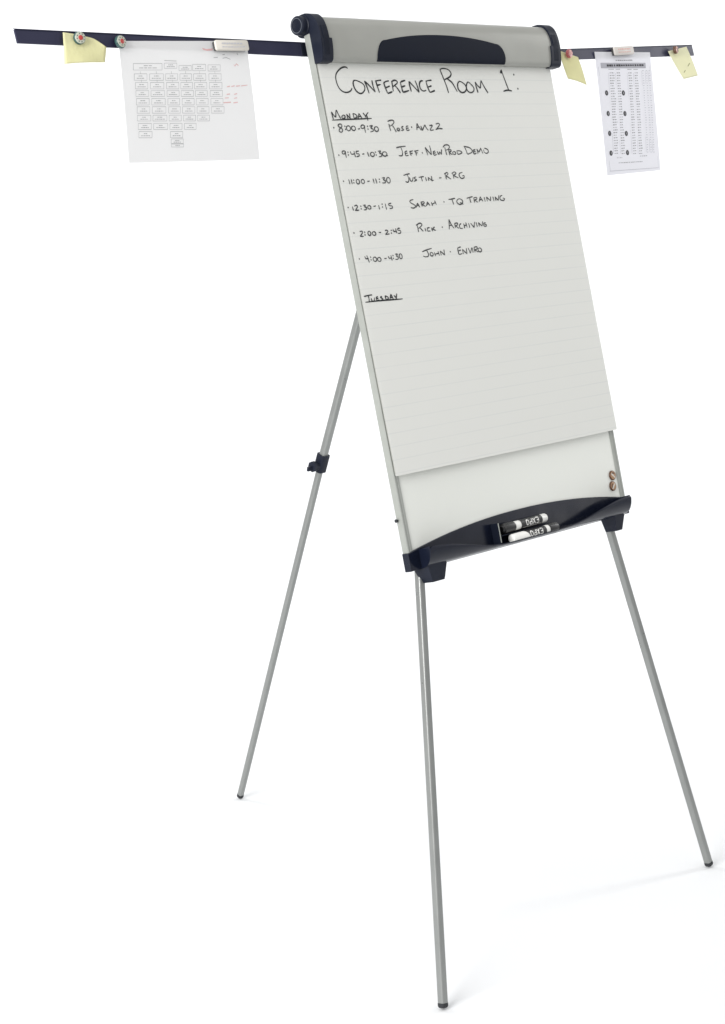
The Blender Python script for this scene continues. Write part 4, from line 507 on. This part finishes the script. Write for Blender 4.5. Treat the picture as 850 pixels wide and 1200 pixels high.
for g in GRP:
    v, f = join(*[ribbon(catmull([tuple(q) for q in WR['title'][i]], 5), .0031, PP) for i in g])
    tag(mesh('handwritten_letter', v, f, M['ink'], top), kind='stuff')
for key, width, k in (('mon', .0024, 4), ('l1', .0024, 4), ('l2', .0023, 4), ('l3', .0022, 4), ('l4', .0023, 4), ('l5', .0024, 4), ('l6', .0022, 4), ('tue', .0026, 4)):
    v, f = join(*[ribbon(catmull([tuple(q) for q in st], k), width, PP) for st in WR[key]])
    tag(mesh('handwriting', v, f, M['ink'] if key in ('tue', 'mon') else M['ink2'], top), kind='stuff')

# ------------------------------------------------------------------ hanging sheets
SH = json.loads('{"chart":[[-0.80046,0.25552,1.78839],[-0.50122,0.2566,1.79553],[-0.50333,0.22431,1.58189],[-0.8091,0.22441,1.58257]],"table":[[0.55792,0.25684,1.7971],[0.77268,0.25731,1.80019],[0.77514,0.21653,1.53042],[0.5601,0.21552,1.5237]],"s1":[[-0.91786,0.25582,1.79973],[-0.83724,0.25247,1.7832],[-0.84094,0.24595,1.75103],[-0.92989,0.24499,1.7463]],"s2":[[0.42699,0.25531,1.79722],[0.49256,0.25266,1.78412],[0.49742,0.23997,1.72152],[0.42796,0.24247,1.73388]],"s3":[[0.84494,0.25671,1.80413],[0.9244,0.25921,1.81646],[0.94275,0.24513,1.74697],[0.87515,0.24314,1.73717]]}')
class Sheet:
    def __init__(s, key, bend=.004, twist=0, curl=None):
        s.key = key; s.c = [Vector(q) for q in SH[key]]; s.bend = bend; s.twist = twist; s.curl = curl
        tl, tr_, br, bl_ = s.c
        s.n = ((bl_-tl).cross(tr_-tl)).normalized()
        if s.n.y > 0: s.n = -s.n
    def __call__(s, a, b, h=0):
        tl, tr_, br, bl_ = s.c
        p = (tl*(1-a) + tr_*a)*(1-b) + (bl_*(1-a) + br*a)*b
        if s.curl and s.key == 's1': p = p + (bl_-tl)*(.16*max(0, a-.72)/.28*(1-b)**3)*a - (bl_-tl)*.06*math.sin(math.pi*a)*(1-b)**2
        k = s.bend*math.sin(math.pi*min(1, max(0, b)))*1.0 + s.twist*(a-.5)*b
        if s.curl: k += s.curl(a, b)
        return p + s.n*(k + h)
def hang(name, label, cat, S, material, part, group=None, nu=16, nvv=16):
    t = thing(name, label, cat, tuple(S(.5, .0)), group=group)
    V = [S(i/nu, j/nvv) for j in range(nvv+1) for i in range(nu+1)]
    Fc = [(j*(nu+1)+i, (j+1)*(nu+1)+i, (j+1)*(nu+1)+i+1, j*(nu+1)+i+1) for j in range(nvv) for i in range(nu)]
    # real thickness: a second skin behind and an edge
    o = mesh(part, V, Fc, material, t, smooth=group is not None)
    so = o.modifiers.new('thickness', 'SOLIDIFY'); so.thickness = .00015; so.offset = 0
    return t, o
S = Sheet('chart', .0012, .003)
t, pg = hang('printed_page', 'white landscape page printed with an organisation chart, hanging from the left arm', 'paper', S, M['paper'], 'page')
W1, H1 = .300, .212
def line2(S, pts, w_, W, H, base=.0003):
    return ribbon([(x*W, y*H) for x, y in pts], w_, lambda x, y, h: S(x/W, y/H, h), base, False)
BX = json.loads('[[[0.0923,0.1847],[0.3067,0.1858],[0.3019,0.2399],[0.0877,0.2385]],[[0.324,0.1831],[0.4204,0.1836],[0.4165,0.2264],[0.3202,0.2258]],[[0.4345,0.2036],[0.5301,0.2042],[0.5261,0.2471],[0.4306,0.2465]],[[0.5417,0.1942],[0.6433,0.1948],[0.6382,0.2479],[0.5368,0.2472]],[[0.6616,0.1992],[0.7598,0.1997],[0.7548,0.2516],[0.6567,0.2509]],[[0.0915,0.2696],[0.1852,0.2703],[0.1806,0.324],[0.087,0.3232]],[[0.2048,0.2704],[0.3096,0.2712],[0.3048,0.3252],[0.2001,0.3242]],[[0.3254,0.2714],[0.4177,0.2721],[0.4127,0.3262],[0.3206,0.3253]],[[0.4349,0.2722],[0.5251,0.2729],[0.52,0.3271],[0.4299,0.3263]],[[0.541,0.273],[0.6371,0.2737],[0.6319,0.3282],[0.536,0.3273]],[[0.6612,0.2739],[0.7593,0.2747],[0.754,0.3293],[0.656,0.3284]],[[0.0946,0.3402],[0.1856,0.341],[0.181,0.3947],[0.0901,0.3936]],[[0.2052,0.3412],[0.3059,0.3422],[0.3011,0.396],[0.2005,0.3949]],[[0.3269,0.3424],[0.4191,0.3433],[0.4142,0.3972],[0.3221,0.3962]],[[0.435,0.3434],[0.5251,0.3443],[0.52,0.3984],[0.43,0.3974]],[[0.541,0.3445],[0.637,0.3454],[0.6318,0.3997],[0.5359,0.3986]],[[0.6584,0.3456],[0.7577,0.3465],[0.7524,0.401],[0.6532,0.3999]],[[0.0915,0.4077],[0.1862,0.4088],[0.1821,0.4567],[0.0874,0.4555]],[[0.2032,0.409],[0.3051,0.4102],[0.3008,0.4582],[0.199,0.4569]],[[0.3235,0.4104],[0.4155,0.4115],[0.4111,0.4596],[0.3192,0.4584]],[[0.4314,0.4116],[0.5267,0.4127],[0.5221,0.4611],[0.427,0.4598]],[[0.5413,0.4129],[0.6345,0.414],[0.6298,0.4624],[0.5367,0.4612]],[[0.6572,0.4142],[0.755,0.4154],[0.7503,0.464],[0.6525,0.4627]],[[0.0911,0.4724],[0.1845,0.4736],[0.1799,0.527],[0.0866,0.5256]],[[0.2027,0.4738],[0.3046,0.4752],[0.2998,0.5287],[0.1981,0.5272]],[[0.3242,0.4755],[0.4135,0.4767],[0.4086,0.5304],[0.3194,0.529]],[[0.4333,0.4769],[0.5259,0.4782],[0.5208,0.532],[0.4284,0.5307]],[[0.5418,0.4784],[0.6349,0.4796],[0.6297,0.5336],[0.5367,0.5323]],[[0.6562,0.4799],[0.7526,0.4812],[0.7473,0.5354],[0.651,0.534]],[[0.0906,0.5396],[0.1838,0.5411],[0.1792,0.5943],[0.086,0.5927]],[[0.202,0.5413],[0.3037,0.5429],[0.299,0.5963],[0.1974,0.5946]],[[0.3247,0.5432],[0.4139,0.5446],[0.409,0.5982],[0.3199,0.5967]],[[0.4297,0.5448],[0.5248,0.5463],[0.5198,0.6],[0.4248,0.5984]],[[0.542,0.5465],[0.635,0.5479],[0.6299,0.6019],[0.537,0.6003]],[[0.655,0.5482],[0.754,0.5498],[0.7487,0.6038],[0.6498,0.6022]],[[0.0872,0.6095],[0.1855,0.6112],[0.1814,0.6588],[0.0831,0.6569]],[[0.2011,0.6115],[0.3053,0.6133],[0.301,0.661],[0.1969,0.659]],[[0.3223,0.6136],[0.4141,0.6152],[0.4097,0.663],[0.318,0.6613]],[[0.4312,0.6155],[0.5235,0.617],[0.519,0.665],[0.4268,0.6633]],[[0.5394,0.6173],[0.6322,0.6189],[0.6276,0.667],[0.5349,0.6653]],[[0.0892,0.6766],[0.1848,0.6784],[0.1805,0.7286],[0.0849,0.7266]],[[0.2017,0.6787],[0.3058,0.6807],[0.3013,0.7311],[0.1973,0.7289]],[[0.3228,0.681],[0.4144,0.6828],[0.4098,0.7333],[0.3182,0.7314]],[[0.4328,0.6831],[0.5224,0.6849],[0.5177,0.7355],[0.4282,0.7337]],[[0.0886,0.7434],[0.1842,0.7454],[0.1797,0.7969],[0.0842,0.7948]],[[0.3219,0.7483],[0.4135,0.7502],[0.4088,0.802],[0.3173,0.8]],[[0.3216,0.8099],[0.4131,0.8119],[0.4095,0.8511],[0.3181,0.8489]],[[0.3205,0.8517],[0.4119,0.8539],[0.4096,0.8791],[0.3182,0.8768]]]'); parts = []
for q in BX:
    parts += [line2(S, [q[i], q[(i+1) % 4]], .00055, W1, H1) for i in range(4)]
    rows = 2 if (q[3][1]-q[0][1]) > .03 else 1
    for r_ in range(rows):
        tt = (.34, .68)[r_] if rows == 2 else .5
        a = [q[0][k]*(1-tt) + q[3][k]*tt for k in (0, 1)]; b = [q[1][k]*(1-tt) + q[2][k]*tt for k in (0, 1)]
        g = (.30, .14)[r_] + random.random()*.08
        x = g
        while x < 1-g:
            x2 = min(1-g, x + .08 + random.random()*.10)
            parts.append(line2(S, [(a[0]+(b[0]-a[0])*x, a[1]+(b[1]-a[1])*x), (a[0]+(b[0]-a[0])*x2, a[1]+(b[1]-a[1])*x2)], .0010, W1, H1)); x = x2 + .03
for i in range(12):      # connectors between boxes
    q = BX[5+i]; cx = (q[0][0]+q[1][0])/2; parts.append(line2(S, [(cx, q[0][1]-.022), (cx, q[0][1])], .0005, W1, H1))
v, f = join(*parts); tag(mesh('printed_chart', v, f, M['print'], pg), kind='stuff')
v, f = join(*[line2(S, [tuple(p) for p in st], .0013, W1, H1) for st in json.loads('[[[0.6318,0.0607],[0.6603,0.0723],[0.7147,0.0666]],[[0.6361,0.0723],[0.6732,0.0781],[0.7111,0.0753]],[[0.871,0.1975],[0.8791,0.212],[0.892,0.1918],[0.9069,0.2063]],[[0.7944,0.3842],[0.8193,0.3788]],[[0.8298,0.3817],[0.8574,0.3763]],[[0.8679,0.3793],[0.9007,0.3767]],[[0.9087,0.3783],[0.9624,0.3716]],[[0.7855,0.4473],[0.8127,0.4447]],[[0.8448,0.448],[0.8697,0.4426]],[[0.7663,0.4785],[0.7989,0.4761]],[[0.8416,0.4809],[0.8663,0.477]],[[0.7518,0.5169],[0.8127,0.5135]],[[0.8323,0.5195],[0.868,0.5143]]]')]); tag(mesh('red_pen_notes', v, f, M['red'], pg), kind='stuff')
v, f = join(*[line2(S, [tuple(p) for p in st], .0009, W1, H1) for st in json.loads('[[[0.7143,0.1403],[0.7484,0.1361]],[[0.7882,0.116],[0.8075,0.1132]],[[0.7854,0.145],[0.8158,0.1393],[0.8482,0.1539]],[[0.9064,0.1019],[0.9131,0.1164]],[[0.326,0.1617],[0.4193,0.1664]]]')]); tag(mesh('pencil_notes', v, f, M['print'], pg), kind='stuff')

S = Sheet('table', .001, -.003)
t, pg = hang('printed_page', 'white portrait page printed with number columns and black ovals, hanging from the right arm', 'paper', S, M['paper2'], 'page')
W2, H2 = .215, .276; TB = json.loads('{"band":[[0.0805,0.0886],[0.8954,0.0887],[0.8925,0.1342],[0.0807,0.1323]],"title":[[0.3542,0.0694],[0.6716,0.0677]],"bandtext":[[0.186,0.1106],[0.8573,0.1084]],"ovals":[[0.133,0.333],[0.4338,0.3368],[0.1232,0.5001],[0.424,0.5064],[0.1146,0.6616],[0.4155,0.6704],[0.1063,0.8218],[0.405,0.8285]],"cols":[[[0.221,0.1708],[0.169,0.8271],0.085],[[0.3488,0.1714],[0.2967,0.8319],0.07],[[0.5602,0.1723],[0.5079,0.8398],0.065],[[0.6726,0.1728],[0.6202,0.844],0.07]],"strips":[[[0.8068,0.1552],[0.7565,0.837]],[[0.8744,0.1554],[0.824,0.8395]],[[0.9254,0.1556],[0.8749,0.8413]]],"foot":[[0.2261,0.9064],[0.6761,0.9129]],"foot2":[[0.2029,0.8639],[0.3156,0.8654]],"foot3":[[0.629,0.8655],[0.7702,0.8679]],"border":[[0.0535,0.967],[0.9632,0.9769]]}'); parts = []; dark = []; light = []
def quadp(S, q, h): return [S(x, y, h) for x, y in q], [(0, 3, 2, 1)]
v, f = quadp(S, TB['band'], .00032); mesh('printed_band', v, f, M['printband'], pg)
def dashes(out, p, q, n, fill, w_, seed):
    rr = random.Random(seed)
    for i in range(n):
        x = i/n; x2 = x + fill/n*(.7+.5*rr.random())
        out.append(line2(S, [(p[0]+(q[0]-p[0])*x, p[1]+(q[1]-p[1])*x), (p[0]+(q[0]-p[0])*x2, p[1]+(q[1]-p[1])*x2)], w_, W2, H2, .0005))
dashes(parts, TB['title'][0], TB['title'][1], 9, .7, .0022, 1)
dashes(dark, TB['bandtext'][0], TB['bandtext'][1], 16, .75, .0042, 2)
dashes(parts, TB['foot'][0], TB['foot'][1], 14, .75, .0015, 3)
dashes(parts, TB['foot2'][0], TB['foot2'][1], 4, .6, .0014, 4); dashes(parts, TB['foot3'][0], TB['foot3'][1], 4, .7, .0014, 5)
for ci, (p0, p1, wd) in enumerate(TB['cols']):
    rr = random.Random(20+ci)
    for k in range(32):
        t_ = k/31; x = p0[0]+(p1[0]-p0[0])*t_; y = p0[1]+(p1[1]-p0[1])*t_; x0 = x
        xe = x+wd*(.8+.2*rr.random())
        while x0 < xe-.008:
            x1 = min(xe, x0 + .018 + .014*rr.random())
            parts.append(line2(S, [(x0, y), (x1, y)], .0019 if rr.random() < .7 else .0012, W2, H2)); x0 = x1 + .008
    parts.append(line2(S, [(p0[0]-.012, p0[1]-.03), (p0[0]+wd, p0[1]-.03)], .0012, W2, H2))
    light.append(line2(S, [(p0[0]-.02, p0[1]), (p1[0]-.02, p1[1])], .0009, W2, H2))
for a, b in TB['strips']:
    rr = random.Random(int(a[0]*1000))
    light.append(line2(S, [tuple(a), tuple(b)], .0010, W2, H2))
    for k in range(34):
        t_ = k/33; x = a[0]+(b[0]-a[0])*t_+.012; y = a[1]+(b[1]-a[1])*t_
        light.append(line2(S, [(x, y), (x+.016+.014*rr.random(), y)], .0013, W2, H2))
a, b = TB['border']; light.append(line2(S, [tuple(a), tuple(b)], .0010, W2, H2))
light.append(line2(S, [(a[0]-.015, .12), (a[0]+.01, a[1])], .0008, W2, H2)); light.append(line2(S, [(b[0], .12), (b[0], b[1])], .0008, W2, H2))
v, f = join(*parts); tag(mesh('printed_numbers', v, f, M['print'], pg), kind='stuff')
v, f = join(*light); tag(mesh('printed_rules', v, f, M['print2'], pg), kind='stuff')
v, f = join(*dark); tag(mesh('printed_heading', v, f, M['printdark'], pg), kind='stuff')
ov = []
for cx, cy in TB['ovals']:
    V = [S(cx, cy, .0004)] + [S(cx + .028*math.cos(a*math.pi/10), cy + .0215*math.sin(a*math.pi/10), .0004) for a in range(20)]
    ov.append((V, [(0, i+1, (i+1) % 20 + 1) for i in range(20)]))
v, f = join(*ov); tag(mesh('black_ovals', v, f, M['printdark'], pg), kind='stuff')
mk = []
for i, (cx, cy) in enumerate(TB['ovals']):
    mk.append(line2(S, [(cx, cy-.009), (cx+.001, cy+.009)], .0012, W2, H2, .0007))
v, f = join(*mk); tag(mesh('oval_numerals', v, f, M['paper2'], pg), kind='stuff')

SG = 'yellow sticky notes held by magnets on the side arms'
def curl1(a, b): return .012*max(0, a-.45)**1.3*(1-b)*2 + .004*math.sin(a*4)*b + .006*b*b
S = Sheet('s1', .002, 0, curl1)
hang('sticky_note', 'wrinkled yellow sticky note near the outer end of the left arm', 'sticky note', S, M['sticky'], 'note_sheet', SG)
def curl2(a, b): return .010*b*b + .006*math.sin(2.5*a+b)*b
S = Sheet('s2', .002, .004, curl2)
hang('sticky_note', 'yellow sticky note hanging right beside the header end cap, tilted', 'sticky note', S, M['sticky'], 'note_sheet', SG)
S = Sheet('s3', .002, .004, curl2)
t, pg = hang('sticky_note', 'pale yellow sticky note with a short pencil stroke at the tip of the right arm', 'sticky note', S, M['sticky2'], 'note_sheet', SG)
MKS = json.loads('[[0.7646,0.5414],[0.197,0.7919]]')
v, f = line2(S, [tuple(MKS[0]), tuple(MKS[1])], .0026, .09, .08); mesh('pencil_stroke', v, f, M['olive'], pg)

# ------------------------------------------------------------------ magnets
def disc(r0, r1, h, a0=0, a1=360, seg=28, cx=0, cy=0):
    V = []; Fc = []; full = a1-a0 >= 360
    for i in range(seg + (0 if full else 1)):
        a = math.radians(a0 + (a1-a0)*i/seg)
        for r in (r0, r1): V.append(Vector((cx + r*math.cos(a), cy + r*math.sin(a), h)))
    n = len(V)//2
    for i in range(seg):
        j = (i+1) % n; Fc.append((2*i, 2*i+1, 2*j+1, 2*j))
    return V, Fc
def lathez(prof, seg=28):
    return lathe(Vector((0, 0, 0)), Vector((0, 0, 1)), prof, seg)
def magnet(u, vv, n, r, label, style, rot=0, tilt=(0, 0), grp=None):
    rotm = BF @ Matrix.Rotation(tilt[0], 3, 'Y') @ Matrix.Rotation(tilt[1], 3, 'X') @ Matrix.Rotation(rot, 3, 'Z')
    if style == 'brown': rotm = rotm @ Matrix.Diagonal((1, 1, .5))
    t = thing('round_magnet', label, 'magnet', B(u, vv, n), rotm, grp)
    rim, face, cen = {'flower': ('teal', 'cream', 'mred'), 'rose': ('rose', 'pink', 'rose'), 'dark': ('brown', 'pink', 'brown'), 'brown': ('brown', 'tan', 'mred')}[style]
    v, f = lathez([(0, r*.96), (.001, r), (.0045, r), (.0062, r*.93), (.0068, r*.80)]); mesh('rim', v, f, M[rim], t, smooth=True, local=True, sharp=50)
    if style == 'flower':
        v, f = lathez([(.0061, r*.91), (.0070, r*.86), (.0076, r*.50)]); mesh('face', v, f, M[face], t, smooth=True, local=True)
        ds = []
        for k in range(8):
            a = k*math.pi/4
            ds.append(disc(.00001, r*.095, .0077, seg=8, cx=r*.64*math.cos(a), cy=r*.64*math.sin(a)))
        v, f = join(*ds); tag(mesh('dots', v, f, M['mdark'], t, local=True), kind='stuff')
        v, f = lathez([(.0075, r*.40), (.0083, r*.38), (.0088, r*.25)]); mesh('center_disc', v, f, M[cen], t, smooth=True, local=True)
    elif style in ('rose', 'dark'):
        v, f = lathez([(.0066, r*.82), (.0072, r*.78), (.0078, r*.40)]); mesh('face', v, f, M[face], t, smooth=True, local=True)
        ds = [disc(r*.30, r*.62, .0080, a, a+50, 6) for a in (10, 100, 190, 280)]
        v, f = join(*ds); tag(mesh('petals', v, f, M[cen], t, local=True), kind='stuff')
        v, f = join(disc(.00001, r*.2, .0082, seg=10), *[disc(.00001, r*.08, .0079, seg=8, cx=r*.72*math.cos(a), cy=r*.72*math.sin(a)) for a in (0, 1.3, 2.6, 3.9, 5.2)])
        tag(mesh('dots', v, f, M['mdark'] if style == 'dark' else M['mred'], t, local=True), kind='stuff')
    else:
        v, f = lathez([(.0066, r*.82), (.0072, r*.78), (.0078, r*.40)]); mesh('face', v, f, M['tan'], t, smooth=True, local=True)
        V = [Vector((r*x, r*y, .0080)) for x, y in ((-.6, .25), (-.45, .6), (.1, .1), (.5, -.5), (.25, -.62), (-.2, -.1))]
        mesh('streak', V, [(5, 4, 3, 2), (0, 5, 2, 1)], M['clip'], t, local=True)
        v, f = disc(r*.35, r*.62, .0082, 20, 120, 10); mesh('arc', v, f, M['brown'], t, local=True)
    return t
MG = 'round magnets on the side arms'
mg = G['mags']
magnet(mg[0][0], mg[0][1], -.0015, .0108, 'round teal rimmed magnet with red centre pinning the wrinkled sticky note', 'flower', .2, (-.15, .1), MG)
magnet(mg[1][0], mg[1][1], -.0060, .0112, 'round cream magnet with red centre at the corner of the organisation chart page', 'flower', .5, (.1, 0), MG)
magnet(mg[2][0], mg[2][1], -.0015, .0096, 'round rose red magnet beside the header end cap', 'rose', .3, (.1, .1), MG)
magnet(mg[3][0], mg[3][1], -.0015, .0092, 'round reddish brown magnet at the tip of the right arm', 'dark', .3, (.2, .1), MG)
bm = G['bmags']
magnet(bm[0][0], bm[0][1], .0121, .0107, 'upper of two small round brown magnets at the lower right of the whiteboard', 'brown', .1, (0, 0), 'brown magnets on the whiteboard')
magnet(bm[1][0], bm[1][1], .0121, .0107, 'lower of two small round brown magnets at the lower right of the whiteboard', 'brown', 1.6, (0, 0), 'brown magnets on the whiteboard')
# bar shaped magnetic clips
def clip(key, label, ma, tilt=0, seed=1):
    q = [Vector((a, b)) for a, b in G[key]]; cx = sum(a.x for a in q)/4; cy = sum(a.y for a in q)/4
    e = ((q[1]-q[0]) + (q[2]-q[3]))*.5; wd = e.length; ht = ((q[0]-q[3]).length + (q[1]-q[2]).length)/2; ang = math.atan2(e.y, e.x)
    t = thing('magnetic_clip', label, 'magnet', B(cx, cy, -.0068), BF @ Matrix.Rotation(ang, 3, 'Z'))
    def rr(w_, h_, r, z):
        out = []
        for sx, sy, a0 in ((1, 1, 0), (-1, 1, 90), (-1, -1, 180), (1, -1, 270)):
            for i in range(5):
                a = math.radians(a0 + 22.5*i); out.append(Vector((sx*(w_/2-r) + r*math.cos(a), sy*(h_/2-r) + r*math.sin(a), z)))
        return out
    def stack(ls):
        V = []; Fc = []; 
        for l in ls: V += l
        k = len(ls[0])
        for j in range(len(ls)-1):
            for i in range(k): Fc.append((j*k+i, j*k+(i+1) % k, (j+1)*k+(i+1) % k, (j+1)*k+i))
        Fc.append(tuple(range(k))[::-1]); Fc.append(tuple(range((len(ls)-1)*k, len(ls)*k)))
        return V, Fc
    v, f = stack([rr(wd-.002, ht-.002, .003, 0), rr(wd-.002, ht-.002, .003, .0058)]); mesh('magnet_core', v, f, M['clipdark'], t, local=True)
    v, f = stack([rr(wd, ht, .004, .006), rr(wd, ht, .004, .0088), rr(wd-.0016, ht-.0016, .0035, .0098)]); mesh('clip_face', v, f, M[ma], t, smooth=True, local=True, sharp=50)
    parts = []; rnd = random.Random(seed)
    for row in range(2):
        x = -wd*.32
        while x < wd*.30:
            x2 = x + .003 + .004*rnd.random(); y = ht*(.14 - .34*row) + .0006*rnd.random()
            parts.append(ribbon([(x, y), (x2, y + .0003)], (.0026, .0016)[row], lambda a, b, h: Vector((a, b, .0098 + h)), .0002, False)); x = x2 + .0015
    v, f = join(*parts); tag(mesh('worn_lettering', v, f, M['print2'] if ma == 'clip' else M['pink'], t, local=True), kind='stuff')
clip('clipL', 'ivory bar magnet with worn lettering holding the organisation chart page', 'clip', seed=3)
clip('clipR', 'pinkish ivory bar magnet holding the page of number columns', 'clip2', seed=5)

# ------------------------------------------------------------------ dry erase markers
def stroke_text(text, size, adv):
    """single line block letters, as polylines in a unit box"""
    GL = {'E': [[(.62, 1), (0, 1), (0, 0), (.62, 0)], [(0, .52), (.5, .52)]], 'X': [[(0, 1), (.65, 0)], [(.65, 1), (0, 0)]],
          'P': [[(0, 0), (0, 1), (.5, 1), (.62, .8), (.5, .52), (0, .5)]], 'O': [[(.33, 1), (.05, .8), (0, .5), (.05, .2), (.33, 0), (.6, .2), (.66, .5), (.6, .8), (.33, 1)]]}
    out = []; x = 0
    for ch in text:
        for st in GL[ch]: out.append([(x + a*size, b*size) for a, b in st])
        x += adv
    return out, x - adv + .66*size
def marker(key, n, label, cap_left):
    (u0, v0), (u1, v1) = G[key]
    a = B(u0, v0, n); b = B(u1, v1, n)
    ax = (b-a).normalized(); L_ = (b-a).length
    nn = BF.col[2].copy(); nn = (nn - ax*nn.dot(ax)).normalized(); up = nn.cross(ax)
    rot = Matrix((ax, up, nn)).transposed()
    t = thing('dry_erase_marker', label, 'marker', a, rot, 'dry erase markers in the tray')
    X0 = Vector((0, 0, 0)); X1 = Vector((1, 0, 0)); r = .0094
    if cap_left:
        cl = .036
        v, f = lathe(X0, X1, [(0, .0062), (.0008, .0070), (.004, .0074), (.005, .0102), (.012, .0108), (cl-.004, .0108), (cl, .0104)], 28); mesh('cap', v, f, M['black'], t, smooth=True, local=True, sharp=40)
        v, f = lathe(X0, X1, [(cl+.0002, r*.99), (L_-.003, r*.99), (L_-.0008, r*.9), (L_, r*.7)], 28); mesh('barrel', v, f, M['white'], t, smooth=True, local=True, sharp=45)
        l0, l1 = cl+.018, L_-.019
    else:
        cl = .033
        v, f = lathe(X0, X1, [(0, r*.7), (.0008, r*.9), (.003, r*.99), (L_-cl, r*.99)], 28); mesh('barrel', v, f, M['white'], t, smooth=True, local=True, sharp=45)
        v, f = lathe(X0, X1, [(L_-cl+.0002, .0104), (L_-cl+.004, .0108), (L_-.012, .0108), (L_-.005, .0102), (L_-.004, .0074), (L_-.0008, .0070), (L_, .0062)], 28); mesh('cap', v, f, M['black'], t, smooth=True, local=True, sharp=40)
        l0, l1 = .036, L_-cl-.012
    # black label wrapped round the barrel, slanted at its start
    def wrap(x, s, h): th = s/r; return Vector((x, math.sin(th)*(r+h), math.cos(th)*(r+h)))
    V = []; Fc = []; NA = 16; NX = 6
    for j in range(NA+1):
        s = (-1.9 + 3.5*j/NA)*r
        st = l0 + (0 if cap_left else .026*(1-j/NA))
        for i in range(NX+1): V.append(wrap(st + (l1-st)*i/NX, s, .0002))
    for j in range(NA):
        for i in range(NX): q = j*(NX+1)+i; Fc.append((q, q+1, q+NX+2, q+NX+1))
    mesh('label', V, Fc, M['black'], t, smooth=True, local=True)
    # the name in white outline letters, upside down as the pens lie
    sz = .0112; strokes, W_ = stroke_text('EXPO', sz, .0106); parts = []
    xm = (l0 + l1)/2 + .001
    for st in strokes:
        pts = [(xm + W_/2 - x, .0062 - y) for x, y in st]
        pts = [(x + .0, y) for x, y in pts]
        dense = []
        for (x0, y0), (x1, y1) in zip(pts, pts[1:]):
            for k in range(3): dense.append((x0 + (x1-x0)*k/3, y0 + (y1-y0)*k/3))
        dense.append(pts[-1])
        parts.append(ribbon(dense, .0020, lambda x, y, h: wrap(x, y + .0006, h), .0004, False))
    v, f = join(*parts); tag(mesh('lettering', v, f, M['white'], t, local=True), kind='stuff')
    parts = [ribbon([(l0+.004 + (l1-l0-.008)*k/6, -.0075) for k in range(7)], .0009, lambda x, y, h: wrap(x, y, h), .0004, False)]
    v, f = join(*parts); mesh('fine_print', v, f, M['white'], t, local=True)
marker('mk1', .0270, 'upper dry erase marker in the tray, white barrel, black cap pointing left', True)
marker('mk2', .0360, 'lower dry erase marker in the tray, white rounded end left, black cap right', False)
